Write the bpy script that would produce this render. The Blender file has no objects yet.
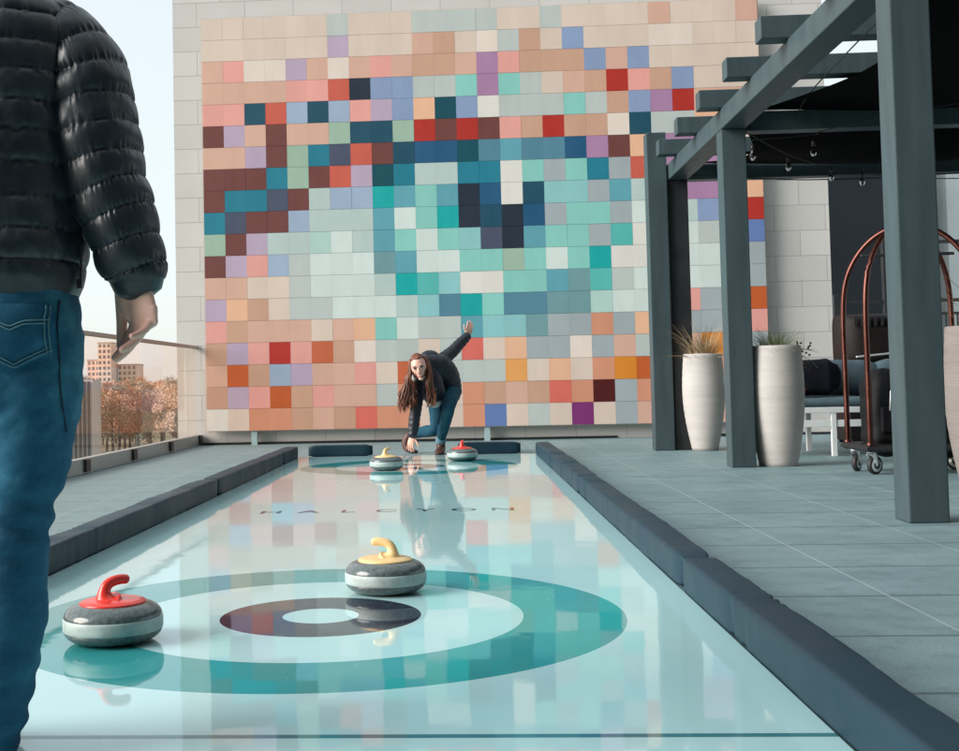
import bpy, bmesh, math, random
from mathutils import Vector, Matrix, noise
random.seed(7)
R = math.radians
S = bpy.context.scene
COL = S.collection

# ------------------------------------------------------------------ camera
cd = bpy.data.cameras.new('camera'); cam = bpy.data.objects.new('camera', cd); COL.objects.link(cam)
S.camera = cam
YAW, PITCH, ROLL = -0.0592, 0.0421, -0.0208
cy, sy, cp, sp = math.cos(YAW), math.sin(YAW), math.cos(PITCH), math.sin(PITCH)
fwd = Vector((sy*cp, cy*cp, sp)); rt = Vector((cy, -sy, 0)); up = rt.cross(fwd)
r2 = rt*math.cos(ROLL)+up*math.sin(ROLL); u2 = -rt*math.sin(ROLL)+up*math.cos(ROLL)
m = Matrix((r2, u2, -fwd)).transposed().to_4x4(); m.translation = Vector((0, 0, 0.73))
cam.matrix_world = m
cd.sensor_width = 36; cd.lens = 1195.7/959*36
cd.shift_x = (479.5-386.6)/959; cd.shift_y = -(375.5-332.85)/959
cd.clip_start = 0.05; cd.clip_end = 6000

# ------------------------------------------------------------------ world, sun, exposure
SUN_EL, SUN_AZ = 24.0, 251.0          # azimuth clockwise from +Y: low, from the left and a little behind
W = bpy.data.worlds.new('World'); S.world = W; W.use_nodes = True
nt = W.node_tree; nt.nodes.clear()
o = nt.nodes.new('ShaderNodeOutputWorld'); b = nt.nodes.new('ShaderNodeBackground'); s = nt.nodes.new('ShaderNodeTexSky')
s.sky_type = 'NISHITA'; s.sun_disc = False; s.sun_elevation = R(SUN_EL); s.sun_rotation = R(SUN_AZ)
s.air_density = 1.0; s.dust_density = 2.0; s.ozone_density = 1.0
hz = nt.nodes.new('ShaderNodeMix'); hz.data_type = 'RGBA'; hz.inputs[0].default_value = .80      # thin bright high haze over the blue
hz.inputs[7].default_value = (3.7, 3.95, 3.95, 1); nt.links.new(s.outputs[0], hz.inputs[6]); nt.links.new(hz.outputs[2], b.inputs[0]); nt.links.new(b.outputs[0], o.inputs[0]); b.inputs[1].default_value = 0.15
sl = bpy.data.lights.new('sun', 'SUN'); so = bpy.data.objects.new('sun', sl); COL.objects.link(so)
sl.energy = 3.3; sl.angle = R(40); sl.color = (1.0, 0.975, 0.95)
az, el = R(SUN_AZ), R(SUN_EL)
sd = Vector((math.sin(az)*math.cos(el), math.cos(az)*math.cos(el), math.sin(el)))
so.rotation_euler = (-sd).to_track_quat('-Z', 'Y').to_euler(); so.location = sd*40
S.view_settings.view_transform = 'Standard'; S.view_settings.look = 'None'
S.view_settings.gamma = 1; S.view_settings.exposure = 0.78; S.view_settings.use_curve_mapping = False
S.render.engine = 'CYCLES'

# ------------------------------------------------------------------ helpers
def lin(c):
    return tuple(((v/255)/12.92 if v/255 <= .04045 else ((v/255+.055)/1.055)**2.4) for v in c)

class NT:
    """short-hand for building a node material"""
    def __init__(s, name):
        s.m = bpy.data.materials.new(name); s.m.use_nodes = True; s.t = s.m.node_tree; s.t.nodes.clear()
        s.out = s.n('OutputMaterial'); s.p = s.n('BsdfPrincipled'); s.l(s.p.outputs[0], s.out.inputs[0])
    def n(s, k, **kw):
        x = s.t.nodes.new('ShaderNode'+k)
        for a, v in kw.items(): setattr(x, a, v)
        return x
    def l(s, a, b): s.t.links.new(a, b)
    def set(s, name, v):
        i = s.p.inputs[name]
        if hasattr(v, 'is_linked'): s.l(v, i)
        else: i.default_value = (*v, 1) if isinstance(v, tuple) and len(v) == 3 and name != 'Subsurface Radius' else v
    def math(s, op, a, b=None, c=None):
        x = s.n('Math', operation=op)
        for i, v in enumerate((a, b, c)):
            if v is None: continue
            if hasattr(v, 'is_linked'): s.l(v, x.inputs[i])
            else: x.inputs[i].default_value = v
        return x.outputs[0]
    def mix(s, f, a, b, blend='MIX'):
        x = s.n('Mix', data_type='RGBA', blend_type=blend)
        for i, v in ((0, f), (6, a), (7, b)):
            if hasattr(v, 'is_linked'): s.l(v, x.inputs[i])
            else: x.inputs[i].default_value = (*v, 1) if isinstance(v, tuple) else v
        return x.outputs[2]
    def coord(s, k='Object'): return s.n('TexCoord').outputs[k]
    def noise(s, scale, detail=4, vec=None, rough=.55, stretch=None):
        x = s.n('TexNoise'); x.inputs['Scale'].default_value = scale; x.inputs['Detail'].default_value = detail; x.inputs['Roughness'].default_value = rough
        v = vec if vec is not None else s.coord()
        if stretch:
            mp = s.n('Mapping'); mp.inputs['Scale'].default_value = stretch; s.l(v, mp.inputs[0]); v = mp.outputs[0]
        s.l(v, x.inputs['Vector']); return x.outputs[0]
    def ramp(s, f, stops):
        x = s.n('ValToRGB'); s.l(f, x.inputs[0]); e = x.color_ramp.elements
        while len(e) < len(stops): e.new(.5)
        for q, (p, c) in zip(e, stops): q.position = p; q.color = (*c, 1) if isinstance(c, tuple) else (c, c, c, 1)
        return x.outputs[0]
    def bump(s, h, strength=.3, dist=.01, normal=None):
        x = s.n('Bump'); x.inputs['Strength'].default_value = strength; x.inputs['Distance'].default_value = dist; s.l(h, x.inputs['Height'])
        if normal is not None: s.l(normal, x.inputs['Normal'])
        return x.outputs[0]

def simple(name, col, rough=.5, metal=0, var=.12, nscale=6, bscale=None, bstr=.2, bdist=.002, spec=.5, coat=0, stretch=None):
    k = NT(name); a = k.noise(nscale, 5, stretch=stretch)
    c1 = tuple(v*(1-var) for v in col); c2 = tuple(min(1, v*(1+var)) for v in col)
    k.set('Base Color', k.ramp(a, [(.3, c1), (.7, c2)])); k.set('Roughness', k.ramp(a, [(.3, max(0, rough-.06)), (.7, min(1, rough+.06))]))
    k.set('Metallic', metal); k.set('Specular IOR Level', spec); k.set('Coat Weight', coat)
    if bscale: k.set('Normal', k.bump(k.noise(bscale, 4, stretch=stretch), bstr, bdist))
    return k.m

def mesh_obj(name, verts, faces, mats, root=None, smooth=False, off=None):
    me = bpy.data.meshes.new(name)
    if root is not None: off = root.location
    if off is not None: verts = [Vector(v)-Vector(off) for v in verts]
    me.from_pydata([tuple(v) for v in verts], [], faces); me.update()
    return link(name, me, mats, root, smooth)

def link(name, me, mats, root=None, smooth=False):
    idx = [q.material_index for q in me.polygons] if isinstance(mats, (list, tuple)) else None
    me.materials.clear()
    for q in (mats if isinstance(mats, (list, tuple)) else [mats]): me.materials.append(q)
    if idx: me.polygons.foreach_set('material_index', idx)
    if smooth: me.polygons.foreach_set('use_smooth', [True]*len(me.polygons))
    ob = bpy.data.objects.new(name, me); COL.objects.link(ob)
    if root is not None: ob.parent = root
    return ob

def thing(name, label, cat, loc=(0, 0, 0), group=None):
    e = bpy.data.objects.new(name, None); COL.objects.link(e); e.location = loc; e.empty_display_size = .1
    return tag(e, label, cat, group)
def tag(e, label, cat, group=None):
    e['label'] = label; e['category'] = cat
    if group: e['group'] = group
    return e
def struct(ob): ob['kind'] = 'structure'; return ob
def copy_tree(o, loc=None, rz=None, label=None, parent=None):
    c = o.copy(); COL.objects.link(c)
    if parent is not None: c.parent = parent
    if loc is not None: c.location = loc
    if rz is not None: c.rotation_euler = (0, 0, rz)
    if label: c['label'] = label
    for ch in list(o.children): copy_tree(ch, parent=c)
    return c

class MB:
    """collects verts / faces in world space"""
    def __init__(s): s.v = []; s.f = []
    def add(s, v, f):
        b = len(s.v); s.v += [Vector(q) for q in v]; s.f += [tuple(i+b for i in q) for q in f]; return s
    def box(s, x0, x1, y0, y1, z0, z1, bev=0):
        bm = bmesh.new(); bmesh.ops.create_cube(bm, size=1)
        for q in bm.verts: q.co = Vector(((x0+x1)/2+q.co.x*(x1-x0), (y0+y1)/2+q.co.y*(y1-y0), (z0+z1)/2+q.co.z*(z1-z0)))
        if bev: bmesh.ops.bevel(bm, geom=bm.edges[:], offset=bev, segments=2, profile=.5, affect='EDGES')
        s.add([q.co for q in bm.verts], [[q.index for q in f.verts] for f in bm.faces]); bm.free(); return s
    def loft(s, st, ref=(0, 1, 0), n=20, sub=4, cap=True, disp=None, power=2.0):
        s.add(*loft(st, ref, n, sub, cap, disp, power)); return s
    def tube(s, pts, r, n=8, sub=3, ref=(.31, .2, .93)):
        return s.loft([(*p, r, r) for p in pts], ref, n, sub)
    def lathe(s, prof, c=(0, 0, 0), n=48):
        v = []; f = []
        for (r, z) in prof:
            for i in range(n):
                a = 2*math.pi*i/n; v.append((c[0]+r*math.cos(a), c[1]+r*math.sin(a), c[2]+z))
        for j in range(len(prof)-1):
            for i in range(n): f.append((j*n+i, j*n+(i+1) % n, (j+1)*n+(i+1) % n, (j+1)*n+i))
        return s.add(v, f)
    def build(s, name, mats, root=None, smooth=False):
        return mesh_obj(name, s.v, s.f, mats, root, smooth)

def crom(P, sub):
    P = [tuple(map(float, q)) for q in P]
    if len(P) < 3 or sub <= 1:
        if sub <= 1: return P
        out = []
        for a, b in zip(P[:-1], P[1:]):
            for k in range(sub): t = k/sub; out.append(tuple(x+(y-x)*t for x, y in zip(a, b)))
        return out+[P[-1]]
    Q = [P[0]]+P+[P[-1]]; out = []
    for i in range(1, len(Q)-2):
        for k in range(sub):
            t = k/sub; t2 = t*t; t3 = t2*t
            out.append(tuple(.5*((2*b)+(-a+c)*t+(2*a-5*b+4*c-d)*t2+(-a+3*b-3*c+d)*t3) for a, b, c, d in zip(Q[i-1], Q[i], Q[i+1], Q[i+2])))
    out.append(P[-1]); return out

def loft(st, ref=(0, 1, 0), n=20, sub=4, cap=True, disp=None, power=2.0):
    pts = crom(st, sub); ref = Vector(ref); V = []; F = []
    c = [Vector(p[:3]) for p in pts]; rings = []; s_ = 0; total = sum((c[i+1]-c[i]).length for i in range(len(c)-1))
    for i, p in enumerate(pts):
        t = (c[min(i+1, len(c)-1)]-c[max(i-1, 0)])
        t = t.normalized() if t.length > 1e-9 else Vector((0, 0, 1))
        if i: s_ += (c[i]-c[i-1]).length
        a = (ref-t*ref.dot(t)).normalized(); b2 = t.cross(a)
        rings.append((c[i], a, b2, p[3], p[4], s_, t))
    R2 = list(rings)
    if cap:
        def cp_(r, sgn):
            out = []; rr = min(r[3], r[4])
            for q in (.35, .7, .93):
                h = math.sin(q*math.pi/2)*rr*.8*sgn; k = math.cos(q*math.pi/2); out.append((r[0]+r[6]*h, r[1], r[2], r[3]*k, r[4]*k, r[5], r[6]))
            return out
        R2 = list(reversed(cp_(rings[0], -1)))+rings+cp_(rings[-1], 1)
    for (cc, a, b2, ra, rb, s1, t) in R2:
        for k in range(n):
            th = 2*math.pi*k/n; ct, sn = math.cos(th), math.sin(th)
            if power != 2.0:
                ct = math.copysign(abs(ct)**(2/power), ct); sn = math.copysign(abs(sn)**(2/power), sn)
            d = a*ra*ct+b2*rb*sn
            if disp: d = d+d.normalized()*disp(s1, th, cc+d, total)
            V.append(cc+d)
    m_ = len(R2)
    for j in range(m_-1):
        for k in range(n): F.append((j*n+k, j*n+(k+1) % n, (j+1)*n+(k+1) % n, (j+1)*n+k))
    F.append(tuple(reversed(range(n)))); F.append(tuple((m_-1)*n+k for k in range(n)))
    return V, F

def remesh(mb, voxel, smooth=6, fac=.5, off=None):
    me = bpy.data.meshes.new('tmp'); me.from_pydata([tuple(v-Vector(off or (0, 0, 0))) for v in mb.v], [], mb.f); me.update()
    ob = bpy.data.objects.new('tmp', me); COL.objects.link(ob)
    r = ob.modifiers.new('r', 'REMESH'); r.mode = 'VOXEL'; r.voxel_size = voxel; r.use_smooth_shade = True
    if smooth: q = ob.modifiers.new('s', 'SMOOTH'); q.iterations = smooth; q.factor = fac
    dg = bpy.context.evaluated_depsgraph_get(); out = bpy.data.meshes.new_from_object(ob.evaluated_get(dg))
    bpy.data.objects.remove(ob); bpy.data.meshes.remove(me)
    return out

def join_meshes(parts):
    """[(mesh, material index)] -> one mesh"""
    bm = bmesh.new()
    for me, mi in parts:
        n0 = len(bm.faces); bm.from_mesh(me); bm.faces.ensure_lookup_table()
        for f in bm.faces[n0:]: f.material_index = mi; f.smooth = True
    out = bpy.data.meshes.new('joined'); bm.to_mesh(out); bm.free(); return out
def raw(mb, off):
    me = bpy.data.meshes.new('raw'); me.from_pydata([tuple(v-Vector(off)) for v in mb.v], [], mb.f); me.update(); return me

# ------------------------------------------------------------------ materials
def grid_paving():
    k = NT('paving'); c = k.coord(); sx = k.n('SeparateXYZ'); k.l(c, sx.inputs[0])
    def line(v, ph, per, w):
        f = k.math('FRACT', k.math('DIVIDE', k.math('SUBTRACT', v, ph-w/2), per)); return k.math('LESS_THAN', f, w/per)
    wob = k.math('MULTIPLY', k.math('SUBTRACT', k.noise(3), .5), .004)
    lx = line(k.math('ADD', sx.outputs[0], wob), 1.39, .6205, .008); ly = line(k.math('ADD', sx.outputs[1], wob), 3.43, .612, .018)
    cell = k.n('TexWhiteNoise', noise_dimensions='2D'); cv = k.n('CombineXYZ')
    k.l(k.math('FLOOR', k.math('DIVIDE', k.math('SUBTRACT', sx.outputs[0], 1.39), .6205)), cv.inputs[0])
    k.l(k.math('FLOOR', k.math('DIVIDE', k.math('SUBTRACT', sx.outputs[1], 3.43), .612)), cv.inputs[1]); k.l(cv.outputs[0], cell.inputs['Vector'])
    n1 = k.noise(2.2, 6, rough=.65); n2 = k.ramp(k.noise(120, 4, rough=.8), [(.38, 0.), (.62, 1.)]); n3 = k.noise(9, 6, rough=.7)
    base = k.ramp(n1, [(.3, (.150, .245, .262)), (.7, (.225, .335, .352))])
    base = k.mix(k.math('MULTIPLY', cell.outputs[0], .38), base, (.25, .345, .355))
    base = k.mix(k.math('MULTIPLY', k.ramp(n3, [(.5, 0.), (.72, 1.)]), .45), base, (.07, .11, .125))
    base = k.mix(k.math('MULTIPLY', n2, .40), base, (.065, .105, .115))
    base = k.mix(k.math('MULTIPLY', k.ramp(k.noise(75, 2), [(.66, 0.), (.70, 1.)]), .5), base, (.36, .42, .42))
    base = k.mix(k.math('MULTIPLY', ly, .70), base, (.045, .07, .08)); base = k.mix(k.math('MULTIPLY', lx, .6), base, (.40, .46, .455))  # cross joints dark; lengthwise joints painted pale as if catching light
    k.set('Base Color', base); k.set('Roughness', k.ramp(n1, [(.3, .42), (.7, .68)]))
    h = k.math('SUBTRACT', k.math('MULTIPLY', n2, .25), k.math('MAXIMUM', lx, ly)); k.set('Normal', k.bump(h, .5, .003))
    return k.m

def stone_wall():
    k = NT('stone_cladding'); c = k.coord(); sx = k.n('SeparateXYZ'); k.l(c, sx.inputs[0]); cv = k.n('CombineXYZ')
    k.l(k.math('ADD', sx.outputs[0], sx.outputs[1]), cv.inputs[0]); k.l(sx.outputs[2], cv.inputs[1])
    br = k.n('TexBrick', offset=.5); k.l(cv.outputs[0], br.inputs['Vector'])
    for a, v in (('Scale', 1.), ('Mortar Size', .0035), ('Mortar Smooth', .2), ('Bias', 0.), ('Brick Width', .62), ('Row Height', .312)): br.inputs[a].default_value = v
    br.inputs['Color1'].default_value = (.57, .555, .53, 1); br.inputs['Color2'].default_value = (.64, .625, .60, 1); br.inputs['Mortar'].default_value = (.34, .34, .33, 1)
    n1 = k.noise(1.4, 6, rough=.65); n2 = k.noise(45, 3)
    col = k.mix(.55, br.outputs[0], k.ramp(n1, [(.3, (.86, .85, .84)), (.7, (1., 1., 1.))]), 'MULTIPLY'); col = k.mix(k.math('MULTIPLY', n2, .22), col, (.33, .33, .32))
    k.set('Base Color', col); k.set('Roughness', .82); k.set('Specular IOR Level', .25)
    k.set('Normal', k.bump(k.math('ADD', k.math('MULTIPLY', br.outputs['Fac'], -1), k.math('MULTIPLY', n2, .15)), .5, .004))
    return k.m

M = {}
M['paving'] = grid_paving()
M['stone'] = stone_wall()
M['steel'] = simple('painted_steel', (.050, .075, .083), .45, 0, .14, 2.5, 60, .12, .001, .22, stretch=(6, 6, .6))
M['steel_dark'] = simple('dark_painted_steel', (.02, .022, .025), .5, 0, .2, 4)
M['support'] = simple('support_paint', (.33, .46, .47), .5, 0, .08)
M['cloth_black'] = simple('black_shade_fabric', (.0035, .0035, .004), .9, 0, .3, 20, 180, .4, .001, .03)
M['navywall'] = simple('navy_panel', (.045, .055, .07), .55, 0, .2, 1.2, 30, .1, .002)
M['palewall'] = simple('pale_render', (.66, .73, .75), .8, 0, .12, 1.1, 50, .2, .002)
M['alu'] = simple('brushed_aluminium', (.42, .44, .44), .38, .75, .15, 9, stretch=(1, .1, 1))
M['rail'] = simple('bronze_rail', (.34, .29, .26), .38, .6, .1, 5)
M['brown'] = simple('brown_clamp', (.035, .024, .02), .45, .2)
M['vinyl'] = simple('charcoal_vinyl', (.011, .034, .052), .46, 0, .10, 4, 20, .12, .004, .20)
M['planter'] = simple('ribbed_white_concrete', (.45, .425, .40), .85, 0, .10, 3, 34, .9, .004, .2, stretch=(.35, .35, 4))
M['planter_shaded'] = simple('ribbed_shaded_concrete', (.20, .175, .16), .85, 0, .12, 3, 34, .9, .004, .2, stretch=(.35, .35, 4))  # darker copy of the planter concrete, shade put into its colour
M['soil'] = simple('soil', (.05, .035, .025), .95, 0, .4, 40)
M['grass_dry'] = simple('dry_grass', (.40, .29, .17), .7, 0, .45, 3)
M['grass_green'] = simple('pale_green_grass', (.26, .29, .15), .65, 0, .4, 3)
M['copper'] = simple('copper_tube', (.095, .034, .026), .32, .85, .2, 10)
M['black_plastic'] = simple('black_plastic', (.012, .012, .013), .45, 0, .3)
M['black_fabric'] = simple('black_luggage_fabric', (.006, .0065, .008), .7, 0, .4, 30, 150, .5, .002, .2)
M['rubber'] = simple('tyre_rubber', (.012, .012, .012), .6)
M['chrome'] = simple('chrome', (.75, .78, .78), .30, .6, .05)
M['white_metal'] = simple('white_metal', (.6, .63, .63), .45, 0, .08)
M['cushion'] = simple('teal_cushion', (.055, .095, .115), .85, 0, .2, 12, 120, .4, .002)
M['cushion_dark'] = simple('navy_cushion', (.008, .009, .014), .85, 0, .3, 10, 100, .5, .002, .1)
M['redcloth'] = simple('red_cloth', (.40, .035, .02), .8, 0, .25, 12)
M['brownpanel'] = simple('dark_brown_panel', (.014, .011, .011), .5, 0, .3, 3, spec=.2)
M['skin'] = None

def glass_mat():
    k = NT('balustrade_glass'); k.set('Base Color', (1., .93, .86)); k.set('Roughness', .0); k.set('Transmission Weight', 1.); k.set('IOR', 1.45)
    # thin pane: mix of clear transmission and reflection
    k.t.nodes.remove(k.p); tr = k.n('BsdfTransparent'); tr.inputs[0].default_value = (1., .945, .91, 1); g = k.n('BsdfGlossy'); g.inputs['Roughness'].default_value = .01
    g.inputs['Color'].default_value = (1., .95, .92, 1); fr = k.n('Fresnel'); fr.inputs['IOR'].default_value = 1.25
    mx = k.n('MixShader'); ge = k.n('NewGeometry'); k.l(k.math('MULTIPLY', fr.outputs[0], k.math('SUBTRACT', 1, ge.outputs['Backfacing'])), mx.inputs[0]); k.l(tr.outputs[0], mx.inputs[1]); k.l(g.outputs[0], mx.inputs[2]); k.l(mx.outputs[0], k.out.inputs[0])
    return k.m
M['glass'] = glass_mat()
def bulb_mat():
    k = NT('bulb_glass'); k.set('Base Color', (.62, .66, .66)); k.set('Roughness', .02); k.set('Transmission Weight', 1.); k.set('IOR', 1.12); return k.m
M['bulb'] = bulb_mat()

# ------------------------------------------------------------------ ice
HX, HY = -0.447, 3.752          # near house
HY2 = 10.36                     # far house
def ice_mat():
    k = NT('synthetic_ice'); c = k.coord(); sx = k.n('SeparateXYZ'); k.l(c, sx.inputs[0])
    x, y = sx.outputs[0], sx.outputs[1]
    def dist(cx, cy_):
        dx = k.math('SUBTRACT', x, cx); dy = k.math('SUBTRACT', y, cy_)
        return k.math('SQRT', k.math('ADD', k.math('MULTIPLY', dx, dx), k.math('MULTIPLY', dy, dy)))
    def band(d, a, b_): return k.math('MULTIPLY', k.math('GREATER_THAN', d, a), k.math('LESS_THAN', d, b_))
    n = k.noise(1.3, 5); col = k.ramp(n, [(.3, (.39, .64, .66)), (.7, (.44, .69, .705))])
    d1 = dist(HX, HY); d2 = dist(HX, HY2)
    teal = k.math('MAXIMUM', band(d1, .63, .94), band(d2, .63, .94)); dark = k.math('MAXIMUM', band(d1, .119, .3135), band(d2, .119, .3135))
    col = k.mix(teal, col, (.035, .30, .31)); col = k.mix(dark, col, (.014, .016, .035))
    def yl(a, w): return k.math('LESS_THAN', k.math('ABSOLUTE', k.math('SUBTRACT', y, a)), w)
    ln = k.math('MAXIMUM', yl(2.475, .013), yl(11.62, .013)); col = k.mix(ln, col, (.05, .20, .235))
    # fine scuffs and dust
    sc = k.ramp(k.noise(60, 2, stretch=(1, .12, 1)), [(.70, 0.), (.78, 1.)]); col = k.mix(k.math('MULTIPLY', sc, .12), col, (.8, .88, .88))
    k.set('Base Color', col); k.set('Roughness', k.ramp(k.noise(5, 4), [(.3, .018), (.75, .06)])); k.set('IOR', 1.52)
    wv = k.noise(1.1, 2, stretch=(1, .55, 1)); wv2 = k.noise(5.5, 2)
    h = k.math('ADD', wv, k.math('MULTIPLY', wv2, .10)); k.set('Normal', k.bump(h, 1., .0035))
    return k.m
M['ice'] = ice_mat()

# ------------------------------------------------------------------ setting
def sheet(name, x0, x1, y0, y1, z, mat, nx=1, ny=1):
    v = [(x0+(x1-x0)*i/nx, y0+(y1-y0)*j/ny, z) for j in range(ny+1) for i in range(nx+1)]
    f = [(j*(nx+1)+i, j*(nx+1)+i+1, (j+1)*(nx+1)+i+1, (j+1)*(nx+1)+i) for j in range(ny) for i in range(nx)]
    return struct(mesh_obj(name, v, f, mat))
GZ = -12.0
def ground_mat():
    k = NT('town_ground'); n = k.noise(.02, 6); c = k.ramp(n, [(.35, (.20, .20, .12)), (.5, (.30, .24, .16)), (.62, (.14, .17, .09))]); k.set('Base Color', c); k.set('Roughness', .95); return k.m
sheet('ground', -4000, 4000, -3000, 5000, GZ, ground_mat())
sheet('road', -175, 60, 196, 206, GZ+.03, simple('asphalt', (.05, .05, .052), .85, 0, .2, .3))
sheet('road', -100, -93, 206.2, 700, GZ+.03, bpy.data.materials['asphalt'])
mb = MB(); mb.box(-3.40, 9.5, -6, 17.2, -.30, 0)
struct(mb.build('terrace', M['paving']))
mb = MB(); mb.box(-3.36, 9.5, -6, 17.2, GZ, -.302)
tag(mb.build('lower_storeys', M['stone']), 'stone clad building block carrying the terrace, below its paved floor', 'building')

# ice sheet: thin slab sitting on the terrace, slightly proud
mb = MB(); mb.box(-1.606, .740, .6, 11.93, .001, .008)
ice = struct(mb.build('ice_rink', M['ice']))
k = NT('ice_lettering'); k.set('Base Color', (.012, .016, .04)); k.set('Roughness', .05); k.set('IOR', 1.5)
k.set('Normal', k.bump(k.noise(1.1, 2), 1., .003)); M['ink'] = k.m
def text_mesh(s, size, ext=0):
    cu = bpy.data.curves.new('t', 'FONT'); cu.body = s; cu.size = size; cu.align_x = 'CENTER'; cu.resolution_u = 3; cu.extrude = ext
    ob = bpy.data.objects.new('t', cu); COL.objects.link(ob); dg = bpy.context.evaluated_depsgraph_get()
    me = bpy.data.meshes.new_from_object(ob.evaluated_get(dg)); bpy.data.objects.remove(ob); bpy.data.curves.remove(cu); return me
bm = bmesh.new()
for i, ch in enumerate('HALCYON'):
    me = text_mesh(ch, .185); n0 = len(bm.verts); bm.from_mesh(me); bm.verts.ensure_lookup_table()
    for v in bm.verts[n0:]: v.co.x = v.co.x*1.05-1.085+i*.2195; v.co.y += 6.74; v.co.z = .0095
me = bpy.data.meshes.new('lettering'); bm.to_mesh(me); bm.free()
link('lettering', me, M['ink'], ice)

# ------------------------------------------------------------------ stone building
WY = 14.87
def wallmb():
    mb = MB(); mb.box(-3.53, 4.575, WY, WY+1.75, -.02, 7.2); return mb
bw = thing('stone_building', 'pale grey stone block wall behind the coloured mosaic, tall and windowless', 'building', (0.5, WY, 0))
wallmb().build('wall', M['stone'], bw)
mb = MB(); mb.box(-3.53, 1.93, WY-.012, WY-.002, .004, .030); mb.box(2.36, 4.57, WY-.012, WY-.002, .004, .030); mb.build('skirting', M['steel_dark'], bw)
dwg = thing('navy_building', 'dark navy panelled building wing set back right of the stone wall', 'building', (5.5, 16.64, 0))
mb = MB(); mb.box(4.58, 6.55, 16.64, 18.5, -.02, 4.1); mb.build('wall', M['navywall'], dwg)
mb = MB(); mb.box(4.60, 4.72, 16.55, 16.638, 1.55, 1.95, .01); mb.build('wall_light', M['steel_dark'], dwg)
pw = thing('pale_building', 'pale blue grey rendered building wing at the far right', 'building', (8, 16.3, 0))
mb = MB(); mb.box(6.56, 12, 16.3, 18.5, -.02, 4.1); mb.build('wall', M['palewall'], pw)

blocker = thing('sky_blocker', 'unseen dark glazed hotel wing rising behind the right half of the terrace', 'building', (8, -8, 0))  # unseen masses added to block the front sky and darken the post fronts
mb = MB(); mb.box(-7.0, 14, -14, -3.6, -.02, 17); mb.build('wall', M['navywall'], blocker)
mb = MB(); mb.box(2.6, 14, -3.55, 1.3, -.02, 12); mb.build('side_wall', M['navywall'], blocker)
for r_ in range(4):
    for c_ in range(10):
        mb = MB(); mb.box(-6.2+c_*1.95, -4.6+c_*1.95, -3.598, -3.56, .9+r_*3.6, 3.4+r_*3.6); mb.build('window', simple('dark_pane', (.02, .03, .035), .05) if (r_, c_) == (0, 0) else bpy.data.materials['dark_pane'], blocker)
# mural -------------------------------------------------------------
PAL = dict(p=(226, 206, 191), b=(222, 178, 158), n=(208, 164, 140), k=(238, 168, 158), K=(224, 112, 100), r=(210, 98, 80), R=(184, 50, 40),
 o=(202, 98, 48), O=(224, 140, 44), A=(238, 168, 96), m=(116, 66, 62), M=(84, 22, 22), u=(192, 170, 194), U=(178, 134, 172), V=(128, 50, 116),
 l=(164, 182, 206), i=(142, 162, 198), L=(104, 130, 184), g=(162, 190, 170), G=(194, 202, 198), s=(168, 178, 182), c=(236, 220, 208),
 W=(232, 228, 220), w=(216, 229, 224), t=(142, 208, 198), T=(20, 172, 170), y=(92, 190, 184), q=(100, 168, 182), Q=(32, 128, 150), e=(146, 202, 204),
 d=(0, 78, 92), D=(28, 80, 100), N=(34, 46, 62), h=(76, 84, 106), x=(190, 208, 204), z=(184, 216, 207), j=(88, 138, 158), B=(34, 90, 128),
 P=(240, 188, 154), a=(118, 160, 164), f=(220, 152, 122), v=(206, 106, 70))
ROWS = """ppppppGpppGGGGppGppppbpppb
ppppppupppbnpcGnpipppccppp
bkccubcbkbnnbUknnnibippppp
bbbbkkrNiiGGtUtGpbnRknippp
kkDrlDlkuiPdiWGGGtGniURbbb
mubmbbgDDgRmRmknRnncDGGPPp
bbumgQhrmDBBdjqjjBUmPUUUpp
mmmQgmrudQxxQQWtstQsrUUUpp
mQQhmxllTqtqNBWDeesqxxUUUP
Qhmmlxxxqwt.NDNBsttswwxiiR
gmuxxzwxqtwtehNqttsyWWwGGL
mukl.wwwaqwwttgtwtTWWWwwws
bbppGwwwxTyeWWttqayGwwwwws
uPnpGGwwwxejTtjjaazwwwksso
knbbbpbPtwGGqeeassfsPPsssk
nukRkvncGGpGKpPsscsbGGbOOs
bonlubbkpvGGGGApPpfOofffff
nukonkbbGfppfnbnKfMsfbbbbb
WpffnbnKffppfLpGpVpsbbbbbb""".replace('t.N', 'tTN').replace('l.w', 'lGw').split()
ROWS = [(r+'p'*26)[:26] for r in ROWS]
mx0, mx1, mz0, mz1 = -3.13, 3.756, .177, 5.356
mur = thing('tile_mural', 'large wall mural of square coloured tiles forming a pixelated eye', 'mural', (.3, 14.75, .177))
v = []; f = []; cols = []
cw = (mx1-mx0)/26; rh = (mz1-mz0)/19
rr = random.Random(3)
for j, row in enumerate(ROWS):
    for i, ch in enumerate(row):
        base = lin(PAL[ch]); jit = 1+rr.uniform(-.035, .035)
        c = tuple(min(1, q*.88*jit) for q in base)
        x0, x1 = mx0+i*cw+.0003, mx0+(i+1)*cw-.0003; z1 = mz1-j*rh-.0016; z0 = mz1-(j+1)*rh+.0016
        b0 = len(v); yy = 14.722+rr.uniform(0, .0012); tx = rr.uniform(-.0006, .0006)
        v += [(x0, yy-tx, z0), (x1, yy+tx, z0), (x1, yy+tx, z1), (x0, yy-tx, z1), (x0, 14.735, z0), (x1, 14.735, z0), (x1, 14.735, z1), (x0, 14.735, z1)]
        f += [(b0, b0+1, b0+2, b0+3), (b0+4, b0+5, b0+1, b0), (b0+5, b0+6, b0+2, b0+1), (b0+6, b0+7, b0+3, b0+2), (b0+7, b0+4, b0, b0+3)]
        cols += [c]*20
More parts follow.
